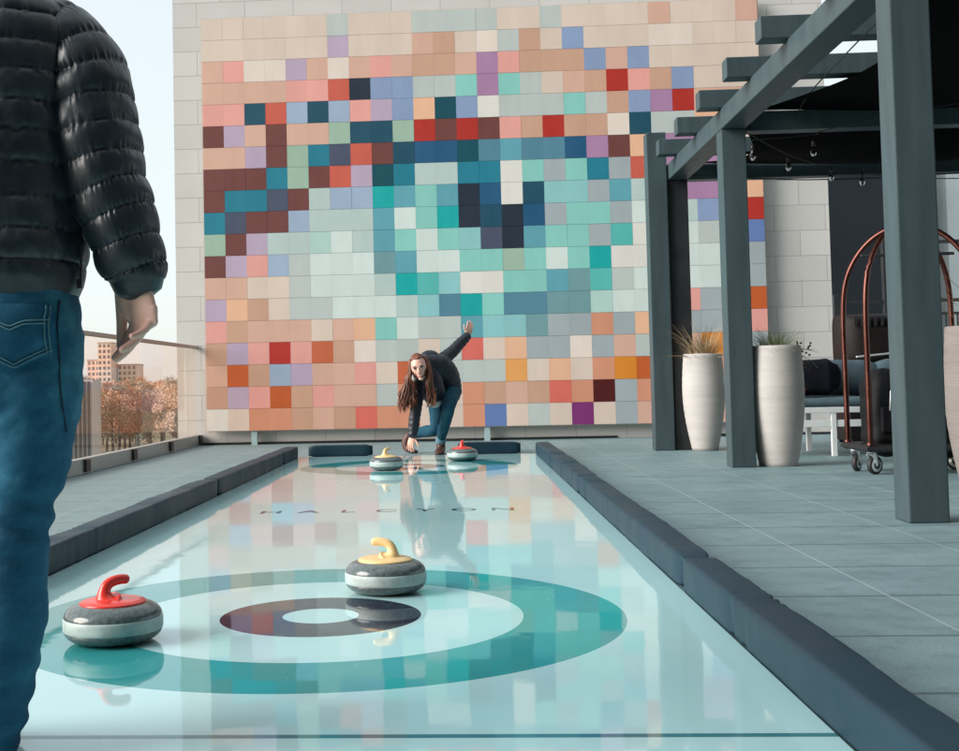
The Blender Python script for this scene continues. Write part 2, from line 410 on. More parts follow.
def tile_mat():
    k = NT('mural_tiles'); a = k.n('VertexColor', layer_name='tint'); n1 = k.noise(5, 6, rough=.65, stretch=(1, 1, .35)); n2 = k.noise(60, 2)
    col = k.mix(.5, a.outputs[0], k.ramp(n1, [(.3, (.84, .84, .84)), (.7, (1., 1., 1.))]), 'MULTIPLY')
    k.set('Base Color', col); k.set('Roughness', k.ramp(n1, [(.3, .45), (.7, .65)])); k.set('Specular IOR Level', .35); k.set('Normal', k.bump(n2, .15, .001)); return k.m
tiles = mesh_obj('tiles', v, f, tile_mat(), mur)
ca = tiles.data.color_attributes.new('tint', 'FLOAT_COLOR', 'CORNER')
for q, c in zip(ca.data, cols): q.color = (*c, 1)
mb = MB(); mb.box(mx0-.012, mx1+.012, 14.737, 14.80, mz0-.008, mz1+.012); mb.build('backing_frame', simple('frame_cream', (.48, .44, .40), .6), mur)
for xx in (-2.545, .336, 2.9):
    mb = MB(); mb.box(xx-.036, xx+.036, 14.745, 14.80, 0.0, mz0-.010); mb.build('support_post', M['support'], mur)

# ------------------------------------------------------------------ glass balustrade
gx = -3.28
bal = thing('glass_balustrade', 'glass balustrade with metal top rail along the left terrace edge', 'balustrade', (gx, 7, 0))
ys = [14.84-2.02*i for i in range(10)]
for a, b_ in zip(ys[:-1], ys[1:]):
    mb = MB(); mb.box(gx-.006, gx+.006, b_+.006, a-.006, .09, 1.205); mb.build('glass_pane', M['glass'], bal)
mb = MB(); mb.box(gx-.028, gx+.028, ys[-1], 14.86, 1.207, 1.247, .006); mb.build('top_rail', M['rail'], bal)
mb = MB(); mb.box(gx-.03, gx+.045, ys[-1], 14.86, .002, .135, .004); mb.build('base_shoe', M['alu'], bal)
for i in range(13):
    y_ = 14.78-1.52*i
    mb = MB(); mb.box(gx+.046, gx+.068, y_-.065, y_+.065, .02, .128, .004); mb.build('clamp', M['brown'], bal)

# ------------------------------------------------------------------ bumpers
def bumper(x0, x1, y0, y1, label, axis='y', z1=.12, seed=0):
    mb = MB(); L = (y1-y0) if axis == 'y' else (x1-x0); n = max(8, int(L/.035)); st = []
    cxx, cyy = (x0+x1)/2, (y0+y1)/2; w = ((x1-x0) if axis == 'y' else (y1-y0))/2; h = z1/2
    for i in range(n+1):
        t = i/n; e = min(1, .8+min(t, 1-t)*n*.12) 
        P = (cxx, y0+L*t, h+.001) if axis == 'y' else (x0+L*t, cyy, h+.001)
        st.append((*P, h*e, w*e))
    rn = random.Random(seed)
    def disp(s, th, p, tot):
        a = noise.noise(Vector((p.x*3, p.y*2.2, seed)))*.006+noise.noise(Vector((p.x*9, p.y*13, p.z*5+seed)))*.0022
        edge = math.exp(-min(s, tot-s)*14); cr = abs(math.sin(s*42+3*noise.noise(p*6)))**3
        mid = sum(math.exp(-((s-q)/.16)**2) for q in seams)
        return a-(edge+mid*.9)*cr*.009
    seams = [rn.uniform(.3, tot_-.3) for tot_ in [L]*max(1, int(L/1.6))] if L > 1 else []
    mb.loft(st, (0, 0, 1), 40, 1, cap=False, disp=disp, power=10)
    o = mb.build('edge_bumper', M['vinyl'], None, True)
    # move origin to base
    off = Vector((cxx, cyy, 0))
    for q in o.data.vertices: q.co -= off
    o.location = off
    return tag(o, label, 'bumper', 'padded bumpers round the ice')
bumper(.742, .862, .3, 4.186, 'long dark padded bumper at the right front edge of the ice', seed=1)
bumper(.742, .862, 4.194, 7.684, 'dark padded bumper along the middle of the right ice edge', seed=2)
bumper(.742, .875, 7.692, 11.93, 'dark padded bumper at the far end of the right ice edge', seed=3)
bumper(-1.735, -1.608, 4.2, 7.93, 'dark padded bumper on the left ice edge behind the red stone', seed=4)
bumper(-1.735, -1.608, .7, 4.19, 'dark padded bumper at the left ice edge beside the standing man', seed=5)
bumper(-1.735, -1.608, 7.938, 10.9, 'dark padded bumper along the far half of the left ice edge', seed=6)
bumper(-1.735, -1.608, 10.908, 11.93, 'short dark padded bumper ending the left ice edge near the mural', seed=7)
bumper(-1.52, -.88, 11.96, 12.10, 'dark padded bumper across the ice end, left of the woman', 'x', seed=8)
bumper(-.02, .60, 11.97, 12.11, 'dark padded bumper across the ice end, right of the woman', 'x', seed=9)

# ------------------------------------------------------------------ curling stones
def granite(name, c, r):
    k = NT(name); v1 = k.n('TexVoronoi'); v1.inputs['Scale'].default_value = 160; k.l(k.coord(), v1.inputs['Vector'])
    n = k.noise(70, 3); col = k.ramp(n, [(.35, tuple(q*.7 for q in c)), (.65, tuple(q*1.3 for q in c))]); col = k.mix(k.math('MULTIPLY', v1.outputs['Color'], .10), col, (.35, .4, .4))
    k.set('Base Color', col); k.set('Roughness', r); return k.m
M['granite'] = granite('polished_granite', (.085, .11, .115), .16)
M['band'] = simple('rough_granite_band', (.38, .47, .46), .42, 0, .16, 30, 220, .3, .001)
M['redp'] = simple('red_plastic', (.72, .045, .03), .25, 0, .06, 8, spec=.5)
M['yelp'] = simple('cream_yellow_plastic', (.80, .56, .26), .32, 0, .06, 8)
def stone(plastic, label, loc, rz):
    t = thing('curling_stone', label, 'curling stone', loc, 'curling stones on the ice'); t.rotation_euler = (0, 0, rz)
    def arc(c, r0, r1, a0, a1, n=7): return [(c[0]+r0*math.cos(R(a0+(a1-a0)*i/n)), c[1]+r1*math.sin(R(a0+(a1-a0)*i/n))) for i in range(n+1)]
    low = [(0, .001), (.055, .001), (.062, .0), (.068, .0), (.08, .003)]+arc((.092, .040), .056, .037, -90, -14)+[(.1475, .0365)]
    upp = [(.1475, .0765)]+arc((.090, .074), .058, .042, 8, 90)+[(.075, .1165), (0, .117)]
    bandp = [(.1475, .0365), (.1492, .040), (.150, .048), (.150, .066), (.1492, .073), (.1475, .0765)]
    def mk(nm, pr, mt):
        b = MB(); b.lathe(pr, (0, 0, 0), 72); return mesh_obj(nm, b.v, b.f, mt, None, True)
    for nm, pr, mt in (('body', low+[(.146, .038), (.146, .075)]+upp, M['granite']), ('striking_band', [(.1462, .0365)]+bandp+[(.1462, .0765)], M['band'])):
        q = mk(nm, pr, mt); q.parent = t
    b = MB(); b.lathe([(0, .112), (.098, .112), (.101, .1155), (.099, .1205), (.085, .1255), (.05, .129), (.0, .130)], (0, 0, 0), 64)
    b.loft([(-.020, 0, .121, .058, .046), (-.024, 0, .128, .042, .034), (-.027, 0, .138, .028, .026), (-.027, 0, .150, .0200, .0200), (-.023, 0, .163, .0165, .0175), (-.013, 0, .174, .0150, .0165), (.004, 0, .1805, .0140, .0160), (.024, 0, .183, .0135, .0155), (.043, 0, .1815, .0130, .0145)], (0, 1, 0), 20, 5)
    me = remesh(b, .002, 5); link('handle', me, plastic, t, True)
    return t
s1 = stone(M['redp'], 'nearest curling stone with red handle, at left front by the man', (-1.005, 3.41, .0085), R(38))
s2 = stone(M['yelp'], 'curling stone with cream yellow handle beside the dark ring centre', (-.268, 4.17, .0085), R(168))
for q in (s1, s2): q.scale = (.943, .943, .943)
copy_tree(s2, (-.615, 9.98, .0085), R(62), 'far curling stone with cream yellow handle, left of the crouching woman')
copy_tree(s1, (.02, 11.03, .0085), R(80), 'farthest curling stone with red handle, right of the crouching woman')

# ------------------------------------------------------------------ pergola
PX0, PX1 = 2.158, 2.352
per = thing('pergola', 'grey green steel pergola with square posts and cantilevered rafters over the right terrace', 'pergola', (3.5, 9, 0))
def part(nm, mat, bev, *b, root=per):
    q = MB(); q.box(*b, bev); return q.build(nm, mat, root)
for y_ in (2.2, 5.95, 9.70, 12.15):
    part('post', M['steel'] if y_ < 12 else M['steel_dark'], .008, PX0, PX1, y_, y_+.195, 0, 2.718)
for y_ in (2.2, 5.95, 9.70, 12.15):
    part('post', M['steel'], .008, 6.2, 6.39, y_, y_+.195, 0, 2.718)
part('post', M['steel'], .008, 1.945, 2.140, 12.10, 12.29, 0, 3.20)
part('beam', M['steel'], .008, PX0, PX1, -.5, 9.795, 2.720, 2.884); part('beam', M['steel'], .008, PX0, PX1, 9.799, 12.36, 2.720, 2.884)
part('beam', M['steel'], .008, 6.2, 6.39, -.5, 12.36, 2.720, 2.884)
for y_ in (5.97, 9.82, 12.17): part('crossbeam', M['steel'], .006, PX1+.004, 6.196, y_, y_+.16, 2.722, 2.880)
i = 0
for i in range(12):
    y_ = 11.63-.98*i
    part('rafter', M['steel'], .006, 1.985, 6.55, y_, y_+.15, 2.887, 3.035)

def shade(y0, y1, x0, label, sag, name='shade_cloth'):
    nx, ny = 24, 24; v = []; f = []
    for th in (0, .004):
        for j in range(ny+1):
            for i_ in range(nx+1):
                u = i_/nx; w = j/ny
                xl = x0+.34*math.sin(w*math.pi)           # the hem curves inward between its corners
                x = xl+(6.15-xl)*u; y = y0+(y1-y0)*w
                z = 2.87-sag*math.sin(w*math.pi)*(.6+.4*math.sin(u*math.pi))-.02*math.sin(u*9+w*5)-th
                v.append((x, y, z))
    N_ = (nx+1)*(ny+1)
    for j in range(ny):
        for i_ in range(nx):
            a = j*(nx+1)+i_; f.append((a, a+1, a+nx+2, a+nx+1)); f.append((N_+a, N_+a+nx+1, N_+a+nx+2, N_+a+1))
    o = mesh_obj(name, v, f, M['cloth_black'], None, True); return tag(o, label, 'shade cloth', 'shade cloths under the pergola')
shade(6.2, 9.80, 2.50, 'black shade cloth slung below the pergola rafters nearest the front', .10)
shade(9.99, 12.16, 2.36, 'black shade cloth slung in the rear bay of the pergola', .17)
shade(2.45, 5.9, 2.50, 'black shade cloth above the front bay of the pergola, beyond the top of the picture', .10)
sl_ = thing('string_lights', 'string of clear glass bulbs on a black cable beneath the pergola', 'string lights', (3, 10.5, 2.6))
pts = [(2.38, 9.60, 2.60), (2.90, 9.75, 2.66), (3.0, 9.8, 2.70), (3.5, 9.4, 2.74), (4.2, 9.0, 2.76), (6.2, 8, 2.78)]
mb = MB(); mb.tube(pts, .005, 6, 8); mb.tube([(2.36, 9.75, 2.70), (2.92, 10.5, 2.63), (3.42, 11., 2.60), (3.76, 11.2, 2.58), (4.6, 11.8, 2.60), (6.2, 12.6, 2.72)], .005, 6, 8)
mb.tube([(2.37, 12.1, 2.76), (3.2, 12.1, 2.69), (3.7, 12.1, 2.67), (4.6, 12.1, 2.68), (6.2, 12.1, 2.76)], .006, 6, 8)
mb.tube([(2.54, 6.15, 2.867), (2.60, 7.45, 2.866), (2.665, 8.55, 2.866), (2.73, 9.35, 2.864), (2.78, 9.80, 2.80)], .005, 6, 8); mb.build('cable', M['black_plastic'], sl_)
for (x, y, z) in [(2.375, 9.6, 2.555), (2.90, 10.5, 2.615), (2.895, 9.75, 2.60), (3.416, 11.0, 2.595), (3.757, 11.2, 2.575), (4.6, 9.0, 2.73), (4.6, 11.8, 2.58)]:
    mb = MB(); mb.lathe([(.0, .0), (.013, 0), (.014, -.045), (.0, -.046)], (x, y, z+.012), 12); sk = mb.build('socket', M['black_plastic'], sl_, True)
    mb = MB(); mb.lathe([(.011, -.046), (.014, -.055), (.022, -.076), (.025, -.092), (.022, -.108), (.012, -.127), (0, -.129)], (x, y, z+.012), 16); mb.build('bulb', M['bulb'], sl_, True)

# ------------------------------------------------------------------ planters with grasses
def planter(c, H, rt_, rm, rb_, label, glabel, seed, mat_g, blades, hmax, gname):
    t = thing('planter', label, 'planter', c, 'tall white planters')
    prof = []
    for i in range(29):
        q = i/28
        r = rb_+(rm-rb_)*math.sin(min(1, q/.62)*math.pi/2) if q < .62 else rm+(rt_-rm)*(1-math.cos((q-.62)/.38*math.pi/2))
        prof.append((r+.0012*math.sin(i*2.9+seed), H*q))
    prof = [(0, 0)]+prof+[(rt_-.004, H+.003), (rt_-.026, H+.002), (rt_-.030, H-.06), (rt_-.05, H-.09)]
    b = MB(); b.lathe(prof, c, 56); b.build('pot', M['planter_shaded'] if 'taupe' in label else M['planter'], t, True)
    b = MB(); b.lathe([(0, H-.05), (rt_-.031, H-.05)], c, 30); b.build('soil', M['soil'], t)
    g = MB(); rn = random.Random(seed)
    for i in range(blades):
        a = rn.uniform(0, 2*math.pi); r0 = rn.uniform(0, rt_*.7); h = hmax*rn.uniform(.35, 1); lean = rn.uniform(.2, 1.15)*h
        if rn.random() < .25: h *= .4; lean *= 1.3
        p0 = Vector((c[0]+r0*math.cos(a), c[1]+r0*math.sin(a), c[2]+H-.06)); d = Vector((math.cos(a), math.sin(a), 0)); sd_ = Vector((-d.y, d.x, 0)); w = rn.uniform(.0018, .0040)
        P = []
        for q in range(6):
            u = q/5; pp = p0+d*lean*u**1.7+Vector((0, 0, h*(u-.33*u*u*lean/h*.7)))+sd_*.02*math.sin(u*3+i); ww = w*(1-u*.85); P += [pp-sd_*ww, pp+sd_*ww+Vector((0, 0, ww))]
        g.add(P, [(2*q, 2*q+1, 2*q+3, 2*q+2) for q in range(5)])
    o = g.build(gname, mat_g, None); off = Vector((c[0], c[1], c[2]+H-.05))
    for q in o.data.vertices: q.co -= off
    o.location = off; tag(o, glabel, 'plant', 'grasses in the planters')
planter((2.43, 12.08, 0), .955, .185, .205, .125, 'tall white planter between the two rear pergola posts', 'dry wispy grass in the planter between the rear pergola posts', 4, M['grass_dry'], 520, .42, 'ornamental_grass')
planter((2.562, 9.86, 0), .965, .202, .220, .150, 'tall white planter just right of the middle pergola post', 'low green and straw grass in the planter right of the middle post', 9, M['grass_green'], 420, .25, 'ornamental_grass')
planter((3.02, 7.02, 0), .985, .22, .235, .15, 'tall ribbed planter darkened to taupe for shade at the right edge behind the front pergola post', 'bare spindly stems in the planter at the right edge', 5, M['grass_dry'], 70, .55, 'ornamental_grass')
# small flowering stems beside the middle planter
g = MB(); rn = random.Random(2)
for i in range(7):
    b0 = Vector((2.76, 10.0, .90)); tip = Vector((2.80+rn.uniform(-.06, .18), 10.0+rn.uniform(-.05, .1), .93+rn.uniform(-.16, .10))); g.tube([b0+Vector((-.1, -.05, .04)), (b0+tip)/2+Vector((0, 0, .03)), tip], .0018, 5, 3)
stems = g.build('flowering_stems', M['grass_green'], None); off = Vector((2.66, 9.95, .94))
for q in stems.data.vertices: q.co -= off
stems.location = off; tag(stems, 'drooping stems with dark purple blooms over the rim of the middle planter', 'plant')
g = MB(); rn = random.Random(2)
for i in range(26):
    c = Vector((2.80+rn.uniform(-.05, .10), 10.0+rn.uniform(-.05, .08), .88+rn.uniform(-.13, .13))); g.lathe([(0, -.010), (.009, -.004), (.010, .004), (0, .010)], c, 6)
bo = mesh_obj('blooms', g.v, g.f, simple('purple_bloom', (.06, .015, .04), .7, 0, .4, 20), stems, off=off); bo['kind'] = 'stuff'

# ------------------------------------------------------------------ luggage cart and bag
ct = thing('luggage_cart', 'copper birdcage luggage cart half hidden by the front pergola post', 'luggage cart', (3.33, 9.02, 0))
DX0, DX1, DY0, DY1 = 2.90, 3.76, 8.74, 9.30
mb = MB(); mb.box(DX0, DX1, DY0, DY1, .165, .215, .012); mb.build('deck', M['black_plastic'], ct)
mb = MB(); mb.box(DX0-.014, DX1+.014, DY0-.014, DY1+.014, .177, .203, .006); mb.build('deck_bumper', M['rubber'], ct)
def hoop(a, b_):
    P = []; cx_, cyy = (a[0]+b_[0])/2, (a[1]+b_[1])/2
    for sgn, base in ((-1, a), (1, b_)):
        L = [(base[0], base[1], .215), (base[0], base[1], .7), (base[0], base[1], 1.18)]
        for q in (20, 40, 60, 80): L.append((cx_+(base[0]-cx_)*math.cos(R(q)), cyy+(base[1]-cyy)*math.cos(R(q)), 1.22+.60*math.sin(R(q))))
        P = P+L if sgn < 0 else P+list(reversed(L))
    m_ = MB(); m_.tube(P, .020, 12, 6); m_.build('hoop', M['copper'], ct, True)
hoop((DX0+.03, DY1-.03), (DX1-.03, DY0+.03)); hoop((DX0+.03, DY0+.03), (DX1-.03, DY1-.03))
mb = MB(); mb.tube([(DX0+.10, 9.02, 1.60), (DX1-.10, 9.02, 1.60)], .012, 10); mb.build('hanging_bar', M['steel_dark'], ct, True)
for (x, y) in ((DX0+.03, DY0+.03), (DX0+.03, DY1-.03), (DX1-.03, DY0+.03), (DX1-.03, DY1-.03)):
    mb = MB(); mb.lathe([(.03, .215), (.03, .228), (.019, .235), (.019, .25)], (x, y, 0), 16); mb.build('hoop_socket', M['copper'], ct, True)
for (x, y, yaw) in ((2.985, 8.86, .5), (2.96, 9.17, .9), (3.68, 8.86, .3), (3.68, 9.17, -.4)):
    d = Vector((math.cos(yaw), math.sin(yaw), 0)); n_ = Vector((-d.y, d.x, 0)); c = Vector((x, y, .066)); mb = MB()
    def disc(mb_, r, w, cc):
        v = []; N2 = 32
        prof = [(0, -w), (r*.9, -w), (r, -w*.6), (r, w*.6), (r*.9, w), (0, w)]
        for (rr_, ww) in prof:
            for i in range(N2): a = 2*math.pi*i/N2; v.append(cc+d*rr_*math.cos(a)+Vector((0, 0, rr_*math.sin(a)))+n_*ww)
        mb_.add(v, [(j*N2+i, j*N2+(i+1) % N2, (j+1)*N2+(i+1) % N2, (j+1)*N2+i) for j in range(5) for i in range(N2)])
    disc(mb, .066, .018, c); wl = mb.build('caster', M['rubber'], ct, True)
    mb = MB(); disc(mb, .052, .0205, c); mesh_obj('rim', mb.v, mb.f, M['chrome'], None, True, off=ct.location).parent = wl
    mb = MB(); disc(mb, .030, .0215, c); mesh_obj('wheel_disc', mb.v, mb.f, M['rubber'], None, True, off=ct.location).parent = wl
    mb = MB()
    for sg in (-1, 1):
        a = c+n_*.024*sg; mb.loft([(*(a+Vector((0, 0, -.006))), .010, .0025), (*(a-d*.012+Vector((0, 0, .04))), .016, .0025), (*(a-d*.03+Vector((0, 0, .088))), .028, .0025)], d, 10, 3)
    q = c-d*.03+Vector((0, 0, .09)); mb.lathe([(0, 0), (.034, 0), (.034, .010), (0, .010)], q, 14)
    mesh_obj('fork', mb.v, mb.f, M['chrome'], None, True, off=ct.location).parent = wl
def bag(x0, x1, y0, y1, z0, z1, label, seed):
    t = thing('suitcase', label, 'suitcase', ((x0+x1)/2, (y0+y1)/2, z0)); cx_, cyy = (x0+x1)/2, (y0+y1)/2
    b = MB(); n_ = 14
    def disp(s, th, p, tot): return noise.noise(p*7+Vector((seed, 0, 0)))*.012+noise.noise(p*22)*.003
    st = [(cx_, cyy, z0+(z1-z0)*i/n_, (x1-x0)/2*(1 if 0 < i < n_ else .93), (y1-y0)/2*(1 if 0 < i < n_ else .9)) for i in range(n_+1)]
    b.loft(st, (1, 0, 0), 48, 2, disp=disp, power=5); b.build('shell', M['black_fabric'], t, True)
    b = MB(); b.box(cx_-(x1-x0)*.3, cx_+(x1-x0)*.3, y0-.022, y0+.03, z0+.08, z0+(z1-z0)*.6, .012); b.build('front_pocket', M['black_fabric'], t)
    b = MB(); b.tube([(cx_-.08, cyy, z1), (cx_-.07, cyy, z1+.045), (cx_+.07, cyy, z1+.045), (cx_+.08, cyy, z1)], .010, 8, 4); b.build('carry_handle', M['black_plastic'], t, True)
    b = MB(); b.tube([(cx_-.02, y0-.026, z1-.06), (cx_-.03, y0-.028, z1-.2)], .004, 6, 2); b.build('zip_pull', M['chrome'], t, True)
bag(2.985, 3.27, 8.86, 9.20, .217, .66, 'black soft suitcase standing on the deck of the luggage cart', 1)
bag(3.33, 3.68, 8.84, 9.18, .217, .62, 'larger black suitcase on the luggage cart deck, behind the front post', 4)

# ------------------------------------------------------------------ sofa, cushions, fence, grill
sf = thing('outdoor_sofa', 'white framed outdoor sofa with dark teal cushions behind the luggage cart', 'sofa', (3.9, 11.3, 0))
X0, X1, Y0, Y1 = 2.56, 5.3, 10.87, 11.7
mb = MB(); mb.box(X0, X1, Y0, Y0+.05, .385, .435, .004); mb.box(X0, X1, Y1-.05, Y1, .385, .435, .004); mb.box(X0, X0+.05, Y0+.05, Y1-.05, .385, .435); mb.box(X1-.05, X1, Y0+.05, Y1-.05, .385, .435)
mb.box(X0+.05, X1-.05, Y0+.012, Y0+.04, .26, .322, .003); mb.box(X0+.05, X1-.05, Y1-.04, Y1, .436, .80, .004); mb.build('frame', M['white_metal'], sf)
for (x, y) in ((2.62, Y0+.006), (3.325, Y0+.004), (5.2, Y0+.004), (2.62, Y1-.05), (3.325, Y1-.05), (5.2, Y1-.05)):
    mb = MB(); mb.box(x-.022, x+.022, y+.001, y+.042, 0, .384, .003); mb.build('leg', M['white_metal'], sf)
def pad(nm, x0, x1, y0, y1, z0, z1, mat, root, seed=1):
    b = MB(); n_ = 12; cx_, cyy = (x0+x1)/2, (y0+y1)/2
    st = [(x0+(x1-x0)*i/n_, cyy, (z0+z1)/2, (y1-y0)/2*(1 if 0 < i < n_ else .85), (z1-z0)/2*(1 if 0 < i < n_ else .8)) for i in range(n_+1)]
    b.loft(st, (0, 1, 0), 32, 2, disp=lambda s, th, p, tot: noise.noise(p*5+Vector((seed, 0, 0)))*.012, power=4); return b.build(nm, mat, root, True)
pad('seat_cushion', X0+.02, 3.92, Y0+.02, Y1-.12, .437, .52, M['cushion'], sf); pad('seat_cushion', 3.93, X1-.02, Y0+.02, Y1-.12, .437, .52, M['cushion'], sf, 2)
pad('back_cushion', X0+.02, 3.92, Y1-.24, Y1-.06, .53, .86, M['cushion'], sf, 3); pad('back_cushion', 3.93, X1-.02, Y1-.24, Y1-.06, .53, .86, M['cushion'], sf, 4)
p1 = pad('throw_pillow', 2.95, 3.42, 11.12, 11.40, .54, .87, M['cushion_dark'], None, 6)
tag(p1, 'dark crumpled cushion at the left end of the outdoor sofa', 'cushion')
p2 = pad('folded_cloth', 2.96, 3.12, 11.0, 11.10, .57, .62, M['redcloth'], None, 8); tag(p2, 'small red folded cloth in front of the dark sofa cushion', 'cloth')
# black metal fence
fn = thing('metal_fence', 'black metal railing fence before the navy building wing', 'fence', (6, 14.1, 0))
for x in (4.47, 5.05, 6.3, 7.6):
    mb = MB(); mb.box(x-.035, x+.035, 14.35, 14.42, 0, 2.34 if x in (5.05, 7.6) else 1.66, .004); mb.build('post', M['steel_dark'], fn)
mb = MB(); mb.box(4.50, 7.7, 14.37, 14.40, 1.55, 1.59); mb.box(5.09, 7.56, 14.37, 14.40, 2.24, 2.28); mb.box(4.50, 7.7, 14.37, 14.40, .16, .20); mb.box(4.50, 7.7, 14.37, 14.40, 1.40, 1.43)
mb.build('rail', M['steel_dark'], fn)
mb = MB(); x = 4.56
while x < 7.7:
    mb.box(x-.008, x+.008, 14.376, 14.394, .20, 1.40); x += .13
mb.build('balusters', M['steel_dark'], fn)
# grill
gr = thing('barbecue_grill', 'dark brown outdoor grill cabinet with slatted hood behind the sofa', 'grill', (4.6, 12.9, 0))
mb = MB(); mb.box(4.02, 4.86, 12.62, 13.15, .03, .82, .01); mb.build('cabinet', M['brownpanel'], gr)
mb = MB(); mb.loft([(4.03, 12.89, 1.08, .25, .27), (4.85, 12.89, 1.08, .25, .27)], (0, 1, 0), 28, 4, cap=False, power=5); mb.build('hood', M['brownpanel'], gr, True)
mb = MB()
for i in range(11): mb.box(4.10+i*.068, 4.125+i*.068, 12.614, 12.628, 1.22, 1.32)
mb.build('hood_vents', M['steel_dark'], gr)
mb = MB(); mb.tube([(4.10, 12.59, .90), (4.75, 12.59, .955)], .011, 8, 4); mb.build('hood_handle', M['chrome'], gr, True)
mb = MB(); mb.tube([(4.25, 12.59, .80), (4.75, 12.59, .845)], .011, 8, 4); mb.build('door_handle', M['chrome'], gr, True)
for (x, y) in ((4.07, 12.67), (4.81, 12.67), (4.07, 13.1), (4.81, 13.1)):
    mb = MB(); mb.box(x-.02, x+.02, y-.02, y+.02, 0, .028); mb.build('foot', M['steel_dark'], gr)

# ------------------------------------------------------------------ distance beyond the balustrade
def bldg(name, label, x0, x1, y0, y1, z1, col, rows, cols_, extra=None):
    t = thing(name, label, 'building', ((x0+x1)/2, y0, GZ)); mt = simple(name+'_wall', col, .85, 0, .12, .3)
    gl = bpy.data.materials.get('far_window') or simple('far_window', (.16, .15, .15), .3, 0, .4, .5)  # window and wall colours lightened to stand in for distance haze
    b = MB(); b.box(x0, x1, y0, y1, GZ, z1); b.build('wall', mt, t)
    b = MB(); b.box(x0-.25, x1+.25, y0-.25, y1+.25, z1+.02, z1+.6); b.build('roof', simple(name+'_roof', tuple(q*.6 for q in col), .8), t)
    hh = (z1-GZ)
    for r_ in range(rows):
        for c_ in range(cols_):
            xc = x0+(x1-x0)*(c_+.5)/cols_; zc = GZ+hh*(r_+.55)/rows; w = (x1-x0)/cols_*.28; h = hh/rows*.28
            b = MB(); b.box(xc-w, xc+w, y0-.06, y0-.003, zc-h, zc+h); b.build('window', gl, t)
    return t
bldg('apartment_tower', 'tall peach tower block rising above the distant tree line', -214, -206, 700, 714, 28, (.74, .56, .46), 12, 3)
bldg('office_block', 'lower flat roofed block just left of the distant tower', -222, -214.5, 705, 722, 18, (.70, .50, .41), 9, 3)
bldg('brick_block', 'broad low flat roofed block just right of the distant tower', -205.5, -194, 712, 728, 15, (.68, .54, .46), 8, 4)
# pale louvred block close to the terrace
lv = thing('louvred_building', 'pale grey block with dark vertical grooves seen through the glass', 'building', (-15.5, 40, GZ))
b = MB(); b.box(-19, -12.40, 40, 40.9, GZ, 1.06); b.build('wall', simple('pale_cladding', (.42, .40, .39), .7, 0, .1, .5), lv)
for i in range(5):
    b = MB(); b.box(-13.20+i*.155, -13.13+i*.155, 39.94, 39.997, GZ+1, 1.0); b.build('groove', M['steel_dark'], lv)

def foliage(name, c1, c2):
    k = NT(name); g = k.n('ObjectInfo'); n_ = k.noise(.5, 4); col = k.ramp(n_, [(.3, c1), (.7, c2)]); col = k.mix(k.math('MULTIPLY', g.outputs['Random'], .5), col, tuple((p+q)/2*.8 for p, q in zip(c1, c2)))
    k.set('Base Color', col); k.set('Roughness', .8); k.set('Specular IOR Level', .1); return k.m
FOL = [('russet autumn tree', foliage('russet_leaves', (.42, .19, .10), (.62, .33, .20))), ('sandy bare-twigged tree', foliage('sandy_twigs', (.52, .35, .25), (.70, .50, .38))), ('grey green tree', foliage('grey_green_leaves', (.24, .22, .17), (.36, .32, .25)))]  # leaf colours shifted towards peach in place of distance haze
bark = simple('bark', (.12, .09, .07), .9, 0, .3, 2)
def make_tree(seed, H, Wd, mi):
    rn = random.Random(seed); t = thing('autumn_tree', '', 'tree', (0, 0, 0), 'trees beyond the glass balustrade')
    b = MB(); b.loft([(0, 0, 0, H*.022, H*.022), (.1, 0, H*.3, H*.017, H*.017), (0, .1, H*.6, H*.009, H*.009), (0, 0, H*.88, H*.003, H*.003)], (1, 0, 0), 8, 3)
    cl = []
    for i in range(26):
        a = rn.uniform(0, 6.28); zz = H*rn.uniform(.30, .97); rad = Wd*.5*math.sqrt(max(.05, 1-((zz/H-.56)/.46)**2))*rn.uniform(.35, 1.0)
        c = Vector((rad*math.cos(a), rad*math.sin(a), zz)); cl.append((c, rn.uniform(.10, .20)*Wd))
        if i % 2 == 0: b.loft([(0, 0, c.z*.62, H*.008, H*.008), (*(c*.6+Vector((0, 0, c.z*.3))), H*.005, H*.005), (*c, H*.002, H*.002)], (.3, 1, 0), 5, 2)
    b.build('trunk', bark, t)
    g = MB()
    for c, rad in cl:
        for _ in range(75):
            d = Vector((rn.gauss(0, 1), rn.gauss(0, 1), rn.gauss(0, .8))).normalized()*rad*rn.uniform(.3, 1.15)**.7; p = c+d; sz = Wd*rn.uniform(.012, .03)
            u = Vector((rn.uniform(-1, 1), rn.uniform(-1, 1), rn.uniform(-1, 1))).normalized(); w = u.orthogonal().normalized()
            g.add([p-u*sz, p+w*sz*.7, p+u*sz, p-w*sz*.7], [(0, 1, 2, 3)])
    g.build('crown', FOL[mi][1], t); return t
protos = [[make_tree(10+i*3+q, 13.5, (9, 8, 10)[q], i) for q in range(2)] for i in range(3)]
rn = random.Random(11); used = set(); n_tr = 0
spots = []
for k_ in range(95):
    y = 215+rn.random()**1.3*420; fr = rn.uniform(-.35, -.228); spots.append((fr*y, y))
spots += [(-71, 228), (-78, 240), (-86, 250), (-64, 222), (-92, 262), (-100, 290), (-88, 300), (-80, 275)]
